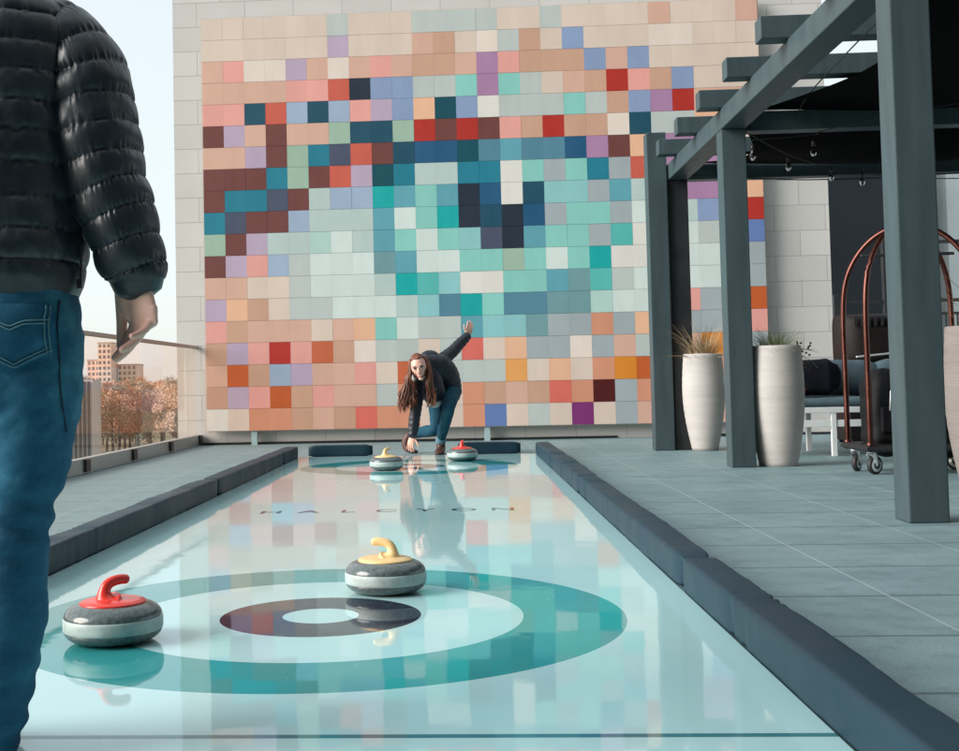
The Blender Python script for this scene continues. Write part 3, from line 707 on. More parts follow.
for (x, y) in spots:
    mi = rn.choice([0, 0, 1, 1, 1, 2]); q = rn.randrange(2); lab = FOL[mi][0]+(', far beyond the glass balustrade' if y > 350 else ' in the belt of trees beyond the glass')
    s_ = rn.uniform(.86, 1.08)*(1+.30*(y-215)/400)
    if (mi, q) not in used: used.add((mi, q)); t = protos[mi][q]; t.location = (x, y, GZ); t.rotation_euler = (0, 0, rn.uniform(0, 6)); t['label'] = lab
    else: t = copy_tree(protos[mi][q], (x, y, GZ), rn.uniform(0, 6), lab)
    t.scale = (s_*rn.uniform(.9, 1.15), s_, s_)
for mi in range(3):
    for q in range(2):
        if (mi, q) not in used:
            for ch in protos[mi][q].children: bpy.data.objects.remove(ch)
            bpy.data.objects.remove(protos[mi][q])
# parked vans far off by the road
def far_car(x, y, col, label, rz):
    t = thing('parked_car', label, 'car', (x, y, GZ+.03), 'cars parked by the far road'); t.rotation_euler = (0, 0, rz)
    b = MB(); b.loft([(-2.1, 0, .75, .36, .85), (-1.9, 0, .78, .45, .9), (1.7, 0, .78, .45, .9), (2.15, 0, .7, .32, .85)], (0, 0, 1), 20, 3, power=5); q = mesh_obj('body', b.v, b.f, simple('car_paint', col, .3), None, True); q.parent = t
    b = MB(); b.loft([(-1.7, 0, 1.25, .12, .70), (-1.2, 0, 1.35, .30, .75), (.5, 0, 1.35, .30, .75), (1.2, 0, 1.2, .10, .7)], (0, 0, 1), 20, 3, power=4); q = mesh_obj('windows', b.v, b.f, bpy.data.materials['far_window'], None, True); q.parent = t
    for wx in (-1.35, 1.35):
        for wy in (-.85, .85):
            b = MB(); b.loft([(wx, wy-.1, .33, .33, .33), (wx, wy+.1, .33, .33, .33)], (0, 0, 1), 16, 1, cap=False); q = mesh_obj('wheel', b.v, b.f, M['rubber'], None, True); q.parent = t
far_car(-52.5, 209, (.7, .72, .72), 'white parked car by the far road, nearest the stone wall', .05)
far_car(-58.5, 209.3, (.5, .30, .2), 'copper brown parked car by the far road behind the glass', .02)
far_car(-65, 209, (.62, .64, .66), 'silver parked car by the far road, left of the brown one', -.03)

# ------------------------------------------------------------------ people
def skin_mat(name, c):
    k = NT(name); n = k.noise(14, 4); k.set('Base Color', k.ramp(n, [(.3, tuple(q*.85 for q in c)), (.7, tuple(min(1, q*1.1) for q in c))])); k.set('Roughness', .5)
    k.set('Subsurface Weight', .12); k.set('Subsurface Radius', (.01, .004, .002)); k.set('Subsurface Scale', .5); k.set('Normal', k.bump(k.noise(180, 3), .25, .0008)); return k.m
M['skin'] = skin_mat('fair_skin', (.80, .49, .39)); M['skin2'] = skin_mat('light_skin', (.70, .40, .31))
def denim(name, a, b_, fade):
    k = NT(name); n = k.noise(3.2, 5, rough=.65); w = k.noise(420, 2, stretch=(1, 1, .25)); w2 = k.noise(300, 2, stretch=(.25, .25, 1)); col = k.ramp(n, [(.32, a), (.54, b_), (.74, fade)])
    col = k.mix(k.math('MULTIPLY', w, .28), col, tuple(q*.5 for q in a)); col = k.mix(k.math('MULTIPLY', k.ramp(w2, [(.6, 0.), (.75, 1.)]), .25), col, tuple(min(1, q*2.2) for q in b_))
    k.set('Base Color', col); k.set('Roughness', .85); k.set('Specular IOR Level', .2); f_ = k.noise(9, 4, rough=.6, stretch=(1, 1, 1.8))
    k.set('Normal', k.bump(k.math('ADD', k.math('MULTIPLY', f_, .9), k.math('MULTIPLY', w, .05)), .45, .012)); return k.m
M['jeans'] = denim('blue_denim', (.006, .040, .085), (.020, .120, .200), (.085, .30, .38))
M['jeans2'] = denim('dark_denim', (.008, .045, .075), (.012, .07, .11), (.02, .10, .15))
def puffer(name, c, rough):
    k = NT(name); n = k.noise(48, 3, rough=.6, stretch=(1, 1, .5)); n2 = k.noise(9, 4, rough=.6); k.set('Base Color', k.ramp(n2, [(.3, tuple(q*.7 for q in c)), (.7, tuple(q*1.4 for q in c))]))
    k.set('Roughness', k.ramp(n, [(.3, rough-.06), (.7, rough+.1)])); k.set('Specular IOR Level', .5); k.set('Normal', k.bump(k.math('ADD', k.math('MULTIPLY', n, .6), n2), .30, .006)); k.set('Sheen Weight', .15); k.set('Sheen Roughness', .4); k.set('Sheen Tint', (.5, .75, .85, 1)); return k.m
M['puffer'] = puffer('black_quilted_nylon', (.017, .023, .030), .36); M['puffer2'] = puffer('navy_quilted_nylon', (.005, .007, .016), .5)
M['leather'] = simple('brown_leather', (.075, .028, .018), .5, 0, .3, 14, 60, .3, .001)
M['shoe'] = simple('dark_shoe', (.02, .022, .03), .6, 0, .3, 14, 60, .3, .001)
M['white_knit'] = simple('white_knit', (.62, .62, .60), .9, 0, .1, 30, 120, .4, .002)
M['eye'] = simple('eye_dark', (.02, .012, .01), .15); M['eyew'] = simple('eye_white', (.75, .73, .70), .2); M['lip'] = simple('lip', (.42, .10, .09), .4); M['teeth'] = simple('teeth', (.62, .57, .52), .2)
def hairm(name, a, b_):
    k = NT(name); n = k.noise(60, 3, stretch=(1, 1, .15)); n2 = k.noise(3, 2); k.set('Base Color', k.mix(n2, k.ramp(n, [(.35, a), (.7, b_)]), tuple(q*.6 for q in a))); k.set('Roughness', .42); k.set('Normal', k.bump(n, .6, .004)); return k.m
M['hair'] = hairm('auburn_hair', (.060, .016, .008), (.42, .12, .045)); M['hair2'] = hairm('brown_hair', (.02, .012, .008), (.05, .03, .02))

V3 = Vector
def hand(W_, D, T, N_, side, curl=(18, 26, 18), s=1.0, thumb=(.35, .75, .25), spread=.06, per=None, tb=.028, dev=0.):
    """W wrist, D wrist->knuckles, T towards the thumb, N palm normal. returns MB"""
    W_, D = V3(W_), V3(D).normalized(); T = V3(T); T = (T-D*T.dot(D)).normalized(); N_ = V3(N_); N_ = (N_-D*N_.dot(D)-T*N_.dot(T)).normalized()
    b = MB(); P = lambda d, t, n_=0: W_+D*d*s+T*t*s+N_*n_*s
    b.loft([(*P(-.07, 0), .029*s, .023*s), (*P(-.03, 0), .027*s, .020*s), (*P(0, 0), .029*s, .018*s), (*P(.03, 0), .037*s, .0165*s), (*P(.06, 0), .041*s, .0145*s), (*P(.085, 0), .040*s, .0115*s)], T, 24, 4)
    b.loft([(*P(.01, .018, .006), .014*s, .014*s), (*P(.035, .028, .009), .013*s, .015*s), (*P(.06, .026, .008), .010*s, .011*s)], T, 14, 4)
    for i, (L, t0, rad) in enumerate(((.072, .029, .0088), (.080, .0095, .0090), (.074, -.0100, .0086), (.058, -.0285, .0076))):
        d = (D+T*(dev+spread*(1.5-i))).normalized(); p = P(.082-.004*abs(i-1.2), t0, .0); pts = [(*(p-d*.02*s), rad*s*1.05, rad*s*1.0)]
        pts.append((*p, rad*s*1.08, rad*s*1.05)); cu = curl if per is None else per[i]
        for q, (fr, cdeg) in enumerate(zip((.46, .30, .24), cu)):
            ax = d.cross(N_).normalized(); d = (Matrix.Rotation(R(cdeg), 3, ax) @ d).normalized(); p = p+d*L*fr*s
            pts.append((*p, rad*s*(1.0-.09*q), rad*s*(.98-.09*q)))
        b.loft(pts, T, 14, 4)
    a, c, n_ = thumb; d = (D*a+T*c+N_*n_).normalized(); p = P(.022, tb, .006); pts = [(*(p-d*.015*s), .014*s, .013*s)]
    for q, fr in enumerate((.038, .030, .024)):
        p = p+d*fr*s; pts.append((*p, (.0115-.001*q)*s, (.0105-.001*q)*s)); d = (d*.8+D*.32+N_*.10).normalized()
    b.loft(pts, N_, 14, 4); return b
def mat_frame(C, X, U):
    U = V3(U).normalized(); X = V3(X); X = (X-U*X.dot(U)).normalized(); F = U.cross(X)   # X right of the face's viewer, F away from the viewer
    return lambda x, y, z: V3(C)+X*x+F*y+U*z
def head(fr, s=1.0):
    """fr(x, y, z): y negative towards the face front"""
    b = MB(); V = []; F = []; n, m_ = 40, 28
    for j in range(m_+1):
        ph = math.pi*j/m_; z = math.cos(ph); r = math.sin(ph)
        for i in range(n):
            a = 2*math.pi*i/n; x, y = math.cos(a)*r, math.sin(a)*r
            X_ = x*.076; Y_ = y*.095; Z_ = z*.118
            if z < 0: X_ *= 1-.32*(-z)**1.3; Y_ = Y_*(1-.28*(-z)) - .014*(-z) if y < 0 else Y_*(1-.50*(-z))
            if y < 0: Y_ += .010*abs(x)**3; Y_ += .006*math.exp(-((z-.02)/.12)**2)*math.exp(-((abs(x)-.38)/.2)**2)
            V.append(fr(X_*s, Y_*s, Z_*s))
    for j in range(m_):
        for i in range(n): F.append((j*n+i, (j+1)*n+i, (j+1)*n+(i+1) % n, j*n+(i+1) % n))
    b.add(V, F)
    f = lambda x, y, z: tuple(fr(x*s, y*s, z*s))
    X_ = V3(fr(1, 0, 0))-V3(fr(0, 0, 0))
    b.loft([(*f(0, -.086, .022), .007*s, .006*s), (*f(0, -.097, .0), .009*s, .009*s), (*f(0, -.106, -.022), .0125*s, .011*s), (*f(0, -.094, -.032), .012*s, .008*s)], X_, 12, 3)
    b.loft([(*f(-.018, -.088, -.052), .007*s, .006*s), (*f(0, -.096, -.051), .008*s, .007*s), (*f(.018, -.088, -.052), .007*s, .006*s)], (0, 0, 1), 12, 3)
    b.loft([(*f(-.012, -.083, -.088), .014*s, .012*s), (*f(.012, -.083, -.088), .014*s, .012*s)], (0, 0, 1), 12, 3)
    for sx_ in (-1, 1): b.loft([(*f(sx_*.074, .008, .024), .006*s, .012*s), (*f(sx_*.082, .012, .004), .007*s, .016*s), (*f(sx_*.074, .004, -.026), .005*s, .008*s)], X_, 12, 3)
    for sx_ in (-1, 1): b.loft([(*f(sx_*.012, -.089, .026), .005*s, .004*s), (*f(sx_*.030, -.090, .031), .006*s, .005*s), (*f(sx_*.048, -.078, .026), .005*s, .004*s)], (0, 0, 1), 10, 3)
    return b
def face_details(fr, off, s=1.0, smile=True):
    out = []; f = lambda x, y, z: tuple(fr(x*s, y*s, z*s)); Xd = V3(fr(1, 0, 0))-V3(fr(0, 0, 0))
    for sx_ in (-1, 1):
        e = MB(); e.loft([(*f(sx_*.019, -.0845, .010), .004*s, .003*s), (*f(sx_*.030, -.089, .0105), .0065*s, .005*s), (*f(sx_*.042, -.083, .010), .004*s, .003*s)], (0, 0, 1), 10, 3); out.append((raw(e, off), 1))
        e = MB(); e.loft([(*f(sx_*.030, -.0885, .0105), .0066*s, .0062*s), (*f(sx_*.030, -.0955, .0105), .0058*s, .0054*s)], (0, 0, 1), 12, 1); out.append((raw(e, off), 2))
        e = MB(); e.loft([(*f(sx_*.015, -.0925, .030), .0025*s, .003*s), (*f(sx_*.032, -.0955, .035), .0035*s, .003*s), (*f(sx_*.050, -.081, .029), .002*s, .003*s)], (0, 0, 1), 8, 3); out.append((raw(e, off), 2))
        e = MB(); e.loft([(*f(sx_*.015, -.0895, .0160), .0024*s, .004*s), (*f(sx_*.031, -.0955, .0185), .0038*s, .004*s), (*f(sx_*.049, -.083, .0150), .0022*s, .004*s)], (0, 0, 1), 8, 3); out.append((raw(e, off), 2))
    w = .027 if smile else .021
    for (z0, zz, mi, r_) in ((-.047, 0, 3, .0042), (-.0585, -.004, 3, .0052)):
        e = MB(); e.loft([(*f(-w, -.088, -.049), .002*s, .003*s), (*f(-w*.5, -.099, z0+zz*.5), r_*s, .004*s), (*f(0, -.104, z0+zz), r_*s, .004*s), (*f(w*.5, -.099, z0+zz*.5), r_*s, .004*s), (*f(w, -.088, -.049), .002*s, .003*s)], (0, 0, 1), 8, 4); out.append((raw(e, off), mi))
    if smile:
        e = MB(); e.loft([(*f(-.021, -.097, -.0510), .004*s, .004*s), (*f(0, -.105, -.0535), .0046*s, .004*s), (*f(.021, -.097, -.0510), .004*s, .004*s)], (0, 0, 1), 8, 4); out.append((raw(e, off), 4))
    return out
def quilt(L, amp, ph=0, wr=.0035, seed=0, pk=1.0):
    def d(s, th, p, tot):
        u = ((s+.004*math.sin(th*2+ph)+ph)/L) % 1.0; a = abs(math.sin(math.pi*u)); q = a**.36; k_ = int((s+ph)/L)
        pinch = (1-a)**1.5*(noise.noise(V3((th*13+seed+k_*7, s*2, seed)))*.8+noise.noise(V3((th*27+k_*3, seed, s*4)))*.6)*wr*1.5*pk
        fold = noise.noise(V3((p.x*9+p.z*14+seed, p.y*9, p.z*9-p.x*12)))*wr*1.5+noise.noise(V3((p.x*34+seed, p.y*34, p.z*26+p.x*20)))*wr*.45
        return amp*(q-.55)+pinch+fold
    return d

# ---- standing man seen from behind, at the left edge
mo = (-.93, 2.32, .009)
man = thing('person', 'man seen from behind at the left edge in black quilted jacket and blue jeans', 'person', mo)
b = MB()
b.loft([(-.93, 2.31, .86, .15, .10), (-.93, 2.31, 1.0, .14, .09), (-.93, 2.30, 1.15, .13, .085), (-.93, 2.31, 1.32, .155, .10), (-.93, 2.32, 1.44, .16, .085), (-.93, 2.33, 1.50, .07, .06), (-.93, 2.335, 1.58, .055, .055)], (1, 0, 0), 28, 4)
for sx_, A_ in ((1, [(-.835, 2.31, .90), (-.868, 2.29, .50), (-.935, 2.33, .10)]), (-1, [(-1.02, 2.31, .90), (-1.045, 2.332, .50), (-1.06, 2.40, .10)])):
    h, kk, an = [V3(q) for q in A_]
    b.loft([(*h, .070, .075), (*(h*.5+kk*.5), .055, .060), (*kk, .042, .046), (*(kk*.55+an*.45), .040, .043), (*an, .033, .037), (an.x, an.y, .05, .035, .04)], (1, 0, 0), 20, 4)
    b.loft([(an.x, an.y-.05, .055, .03, .03), (an.x-.01, an.y+.05, .05, .038, .03), (an.x-.02, an.y+.15, .04, .04, .018)], (1, 0, 0), 16, 4)
for A_ in ([(-.745, 2.31, 1.425), (-.700, 2.30, 1.18), (-.634, 2.315, .95)], [(-1.115, 2.31, 1.425), (-1.165, 2.33, 1.16), (-1.16, 2.44, .93)]):
    sh, e_, w_ = [V3(q) for q in A_]
    b.loft([(*sh, .052, .052), (*(sh*.5+e_*.5), .044, .046), (*e_, .036, .038), (*(e_*.5+w_*.5), .034, .036), (*w_, .026, .022)], (1, 0, 0), 18, 4)
hf = mat_frame((-.93, 2.345, 1.665), (-1, .12, 0), (0, .03, 1)); 
hd = head(hf); b.v, b.f = b.v, b.f; b.add(hd.v, hd.f)
bodyme = remesh(b, .010, 6, off=mo)
h1 = hand((-.628, 2.315, .940), (.16, -.03, -1), (-.80, .60, -.1), (-.6, -.75, 0), 1, s=1.06, per=[(20, 16, 10), (25, 20, 10), (32, 22, 12), (38, 26, 14)], thumb=(1.0, .20, .02), spread=.02, tb=.044, dev=.42)
h2 = hand((-1.162, 2.44, .925), (-.05, .08, -1), (.5, .85, 0), (.85, -.5, 0), -1, s=.92, per=[(30, 30, 18)]*4, thumb=(.85, .3, .2), spread=.03)
parts = [(bodyme, 0), (remesh(h1, .0022, 5, off=mo), 0), (remesh(h2, .004, 4, off=mo), 0)]+face_details(hf, mo, smile=False)
link('body', join_meshes(parts), [M['skin'], M['eyew'], M['eye'], M['lip'], M['teeth']], man, True)
# jeans
b = MB()
b.loft([(-.925, 2.305, .72, .150, .125), (-.925, 2.30, .80, .180, .138), (-.925, 2.295, .87, .186, .135), (-.928, 2.30, .95, .176, .115), (-.93, 2.305, 1.02, .165, .105)], (1, 0, 0), 48, 4, power=2.3)
b.loft([(-.832, 2.305, .84, .098, .118), (-.834, 2.300, .71, .092, .110), (-.842, 2.292, .60, .079, .093), (-.866, 2.287, .50, .071, .080), (-.878, 2.292, .40, .072, .079), (-.886, 2.300, .30, .074, .080), (-.902, 2.315, .20, .066, .078), (-.926, 2.325, .12, .068, .082), (-.948, 2.330, .062, .074, .090)], (1, 0, 0), 40, 5)
b.loft([(-1.02, 2.305, .84, .098, .118), (-1.03, 2.31, .65, .087, .102), (-1.045, 2.33, .50, .075, .086), (-1.055, 2.35, .36, .073, .080), (-1.06, 2.38, .20, .068, .078), (-1.062, 2.40, .065, .074, .088)], (1, 0, 0), 40, 5)
jm = remesh(b, .006, 5, off=mo)
NO = [tuple(v_.normal) for v_ in jm.vertices]
for q, nn in zip(jm.vertices, NO):
    z = q.co.z; p = q.co; w_ = .0060*noise.noise(V3((p.x*9, p.y*9, p.z*16)))+.0035*abs(noise.noise(V3((p.x*14+p.z*18, p.y*12, p.z*30-p.x*14))))
    w_ += (.006 if z < .26 else .0)*math.sin(z*95+p.x*20)*(.26-z)/.26 + .005*math.exp(-((z-.47)/.07)**2)*math.sin(z*110+p.y*18)
    w_ += .006*math.exp(-((z-.72)/.08)**2)*noise.noise(V3((p.x*6+p.z*22, p.y*5, p.z*20-p.x*20)))
    q.co += V3((nn[0], nn[1], 0))*w_
jeans = link('jeans', jm, M['jeans'], man, True)
M['thread'] = simple('pocket_thread', (.10, .22, .26), .8, 0, .2, 60); M['darkthread'] = simple('dark_seam_thread', (.006, .02, .035), .8)
from mathutils.bvhtree import BVHTree
bmj = bmesh.new(); bmj.from_mesh(jm); tree_ = BVHTree.FromBMesh(bmj); oj = V3(mo)
def proj_j(x, z, lift=.003):
    o_ = V3((x, 1.6, z))-oj; hit = tree_.ray_cast(o_, V3((0, 1, 0)))
    return None if hit[0] is None else hit[0]+oj+hit[1]*lift
def pocket(x0, x1, zt, zb):
    n_ = 14; v = []; f = []
    for j in range(n_+1):
        for i in range(n_+1):
            u, w_ = i/n_, j/n_; zb_ = zb+.030*abs(u-.5)*2; x = x0+(x1-x0)*(u*(1-.08*w_)+.04*w_); z = zt+(zb_-zt)*w_; e = min(u, 1-u, w_, 1-w_)
            q = proj_j(x, z, .0045 if e > .03 else .0005) or V3((x, 2.2, z)); v.append(q)
    for j in range(n_):
        for i in range(n_): a = j*(n_+1)+i; f.append((a, a+1, a+n_+2, a+n_+1))
    pk = mesh_obj('back_pocket', v, f, M['jeans'], man, True)
    t_ = MB()
    def run(pts, r_=.0013):
        P = [proj_j(x, z, .0062) for x, z in pts]; P = [q for q in P if q]
        if len(P) > 2: t_.tube(P, r_, 6, 2)
    ins = .006
    for k_ in (0, .006):
        i_ = ins+k_
        run([(x1-i_-.002, zt-.004-(zt-zb-.03)*q/8) for q in range(9)]); run([(x0+i_+.002, zt-.004-(zt-zb-.03)*q/8) for q in range(9)])
        run([(x0+i_+(x1-x0-2*i_)*q/12, zb+i_+.030*abs(q/12-.5)*2) for q in range(13)])
        run([(x0+i_+(x1-x0-2*i_)*q/16, zt-.035-k_-.008*math.exp(-((q/16-.5)/.12)**2)+.006*abs(q/16-.5)) for q in range(17)])
    tt = t_.build('stitching', M['thread'], None, True)
    for q in tt.data.vertices: q.co -= oj
    tt.parent = pk
pocket(-.892, -.762, .893, .770); pocket(-1.09, -.96, .893, .770)
sm = MB(); P = [proj_j(-.757+.0*q, .90-.05*q, .002) for q in range(10)]; P = [q for q in P if q]; sm.tube(P, .0016, 6, 2); sm.build('side_seam', M['darkthread'], man, True)
# jacket: torso and sleeves quilted in horizontal baffles
b = MB()
b.loft([(-.925, 2.300, .935, .186, .138), (-.925, 2.300, .955, .190, .144), (-.925, 2.300, 1.0, .196, .150), (-.925, 2.300, 1.12, .186, .145), (-.928, 2.305, 1.25, .192, .148), (-.93, 2.31, 1.36, .200, .150), (-.93, 2.315, 1.44, .198, .132), (-.93, 2.32, 1.500, .150, .108), (-.93, 2.325, 1.55, .082, .082), (-.93, 2.33, 1.585, .075, .075)], (1, 0, 0), 260, 22, disp=quilt(.0590, .0105, .02, .0038, 3), power=2.25)
jt = b.build('jacket', M['puffer'], man, True)
b = MB()
b.loft([(-.815, 2.31, 1.462, .045, .055), (-.765, 2.31, 1.430, .066, .072), (-.726, 2.305, 1.35, .084, .086), (-.706, 2.30, 1.25, .086, .086), (-.686, 2.30, 1.15, .080, .082), (-.658, 2.305, 1.06, .074, .074), (-.640, 2.31, .995, .066, .066), (-.630, 2.315, .958, .058, .058), (-.628, 2.317, .940, .047, .046)], (1, 0, 0), 190, 22, disp=quilt(.0560, .0088, .012, .0038, 5))
mesh_obj('sleeve', b.v, b.f, M['puffer'], None, True, off=mo).parent = jt
b = MB()
b.loft([(-1.045, 2.31, 1.462, .045, .055), (-1.095, 2.31, 1.430, .066, .072), (-1.135, 2.31, 1.34, .084, .086), (-1.16, 2.325, 1.16, .080, .082), (-1.165, 2.37, 1.05, .070, .072), (-1.162, 2.43, .95, .054, .052)], (1, 0, 0), 72, 16, disp=quilt(.0600, .0080, .012, .0045, 9))
mesh_obj('sleeve', b.v, b.f, M['puffer'], None, True, off=mo).parent = jt
b = MB(); b.tube([(-.728, 2.262, 1.01), (-.722, 2.262, .98), (-.724, 2.262, .94)], .0022, 6, 3); b.box(-.731, -.721, 2.259, 2.264, .925, .943, .001)
mesh_obj('zip_pull', b.v, b.f, M['black_plastic'], None, True, off=mo).parent = jt
def shoe(an, dirv, mat, root, nm='shoe', L=.17, boot=0, s=1.0):
    d = V3(dirv).normalized(); a = V3(an); sd_ = d.cross(V3((0, 0, 1))); b = MB()
    b.loft([(*(a-d*.072*s+V3((0, 0, .045*s))), .030*s, .030*s), (*(a-d*.04*s+V3((0, 0, .048*s))), .040*s, .044*s), (*(a+d*.05*s+V3((0, 0, .042*s))), .044*s, .036*s), (*(a+d*.12*s+V3((0, 0, .032*s))), .048*s, .027*s), (*(a+d*L*s+V3((0, 0, .024*s))), .034*s, .018*s)], sd_, 24, 5)
    b.loft([(*(a+V3((0, 0, .06*s))), .045*s, .050*s), (*(a-d*.005+V3((0, 0, .105*s+boot))), .045*s, .048*s)], sd_, 24, 3, power=2.2)
    o_ = link(nm, remesh(b, .006, 5, off=root.location), mat, root, True)
    q = MB(); q.loft([(*(a-d*.080*s+V3((0, 0, .008))), .036*s, .008), (*(a+d*.03*s+V3((0, 0, .008))), .040*s, .008), (*(a+d*.11*s+V3((0, 0, .008))), .048*s, .008), (*(a+d*(L+.012)*s+V3((0, 0, .008))), .030*s, .008)], sd_, 24, 4, power=3)
    mesh_obj('sole', q.v, q.f, M['black_plastic'], None, True, off=root.location).parent = o_
shoe((-.945, 2.33, .010), (-.25, 1, 0), M['shoe'], man); shoe((-1.062, 2.40, .010), (-.3, 1, 0), M['shoe'], man)
b = MB(); hh = MB(); 
def cap_hair(fr, s, amp, seed, front=-.3):
    V = []; F = []; n, m_ = 56, 30
    for j in range(m_+1):
        ph = math.pi*.72*j/m_
        for i in range(n):
            a = 2*math.pi*i/n; z = math.cos(ph); r = math.sin(ph); x, y = math.cos(a)*r, math.sin(a)*r
            k_ = 1.0 if y > front or z > .72 else 0.86
            wob = amp*noise.noise(V3((a*6, z*2, seed))); V.append(fr((x*.082*k_+x*wob)*s, (y*.102*k_+y*wob+.004)*s, (z*.124+wob*z)*s))
    for j in range(m_):
        for i in range(n): F.append((j*n+i, (j+1)*n+i, (j+1)*n+(i+1) % n, j*n+(i+1) % n))
    return V, F
v, f = cap_hair(hf, 1.0, .006, 4, -.1); mesh_obj('hair', v, f, M['hair2'], man, True)

# ---- crouching woman in front of the mural
wo = (-.25, 12.1, .0)
wom = thing('person', 'crouching woman with long auburn hair, one hand on the ice and the other arm raised', 'person', wo)
P_ = dict(pel=V3((-.13, 12.28, .66)), hipR=V3((-.075, 12.24, .645)), hipL=V3((-.215, 12.24, .60)), knR=V3((-.098, 11.86, .49)), anR=V3((-.190, 12.07, .15)), knL=V3((-.235, 12.08, .265)), anL=V3((-.500, 12.40, .19)),
 ch=V3((-.22, 12.06, .84)), nk=V3((-.315, 11.93, .895)), shR=V3((-.205, 12.03, .915)), shL=V3((-.395, 11.88, .735)), elR=V3((-.045, 12.14, 1.045)), wrR=V3((.108, 12.24, 1.205)), elL=V3((-.428, 11.82, .46)), wrL=V3((-.468, 11.80, .205)))
hw = mat_frame((-.380, 11.72, .880), (1, -.10, .16), (-.20, -.22, .95))
b = MB(); q = P_
def seg(a, c, ra, rb_, mid=None, ref=(0, 1, 0)):
    m_ = (a+c)/2; mr = mid or (ra+rb_)/2*1.04; b.loft([(*a, ra, ra), (*m_, mr, mr), (*c, rb_, rb_)], ref, 16, 4)
def wbody():
    b.loft([(*q['pel'], .12, .10), (*(q['pel']*.5+q['ch']*.5), .10, .085), (*q['ch'], .12, .09), (*(q['nk']*.7+q['ch']*.3), .10, .07), (*q['nk'], .05, .05), (*hw(0, .01, -.06), .048, .048)], (1, -.4, .8), 24, 4)
    seg(q['shR'], q['elR'], .045, .036); seg(q['elR'], q['wrR'], .036, .024); seg(q['shL'], q['elL'], .045, .036); seg(q['elL'], q['wrL'], .036, .024)
    seg(q['hipR'], q['knR'], .080, .052); seg(q['knR'], q['anR'], .052, .035); seg(q['hipL'], q['knL'], .080, .052); seg(q['knL'], q['anL'], .052, .035)
    seg(q['anR'], V3((-.193, 12.05, .05)), .033, .028); seg(q['anL'], V3((-.53, 12.40, .05)), .032, .028)
wbody(); hd = head(hw, 1.10); b.add(hd.v, hd.f)
bodyme = remesh(b, .008, 5, off=wo)
h1 = hand(q['wrR'], (.22, .02, 1), (-.9, -.3, .2), (-.2, -1, 0), 1, curl=(4, 6, 4), s=.92, thumb=(.75, .6, .1), spread=.05)
h2 = hand(q['wrL']+V3((0, 0, -.005)), (-.22, -.10, -1), (1, -.5, -.2), (.5, 1, 0), 1, curl=(10, 12, 10), s=.95, thumb=(.6, .75, .1), spread=.10)
parts = [(bodyme, 0), (remesh(h1, .0035, 4, off=wo), 0), (remesh(h2, .0035, 4, off=wo), 0)]+face_details(hw, wo, 1.10)
link('body', join_meshes(parts), [M['skin2'], M['eyew'], M['eye'], M['lip'], M['teeth']], wom, True)
# jeans
b = MB()
b.loft([(*(q['hipR']*.5+q['hipL']*.5+V3((.0, .02, -.01))), .150, .105), (*(q['pel']+V3((0, 0, .03))), .140, .105), (*(q['pel']*.7+q['ch']*.3), .12, .10)], (1, 0, .2), 28, 4)
b.loft([(*q['hipR'], .094, .10), (*(q['hipR']*.5+q['knR']*.5), .080, .084), (*q['knR'], .062, .066), (*(q['knR']*.55+q['anR']*.45), .060, .062), (*(q['knR']*.12+q['anR']*.88), .046, .050), (*(q['anR']+V3((0, 0, .01))), .046, .050)], (1, 0, 0), 24, 4)
b.loft([(*q['hipL'], .094, .10), (*(q['hipL']*.5+q['knL']*.5), .080, .084), (*q['knL'], .063, .066), (*(q['knL']*.5+q['anL']*.5), .055, .058), (*(q['knL']*.08+q['anL']*.92), .042, .044)], (0, 1, 0), 24, 4)
jm = remesh(b, .007, 4, off=wo)
NO = [V3(v_.normal) for v_ in jm.vertices]
for vv, nn in zip(jm.vertices, NO): vv.co += nn*.006*noise.noise(vv.co*16)
link('jeans', jm, M['jeans2'], wom, True)
b = MB(); b.loft([(q['anR'].x, q['anR'].y, q['anR'].z+.012, .052, .056), (q['anR'].x-.004, q['anR'].y, q['anR'].z-.022, .052, .056)], (1, 0, 0), 24, 3, power=2.2)
b.build('jeans_cuff', simple('pale_cuff', (.10, .20, .26), .85), wom, True)
# shirt
b = MB(); b.loft([(-.225, 12.06, .66, .085, .08), (-.240, 12.03, .58, .085, .08), (-.242, 12.00, .520, .065, .055)], (1, 0, 0), 28, 4, cap=True); b.build('shirt', M['white_knit'], wom, True)
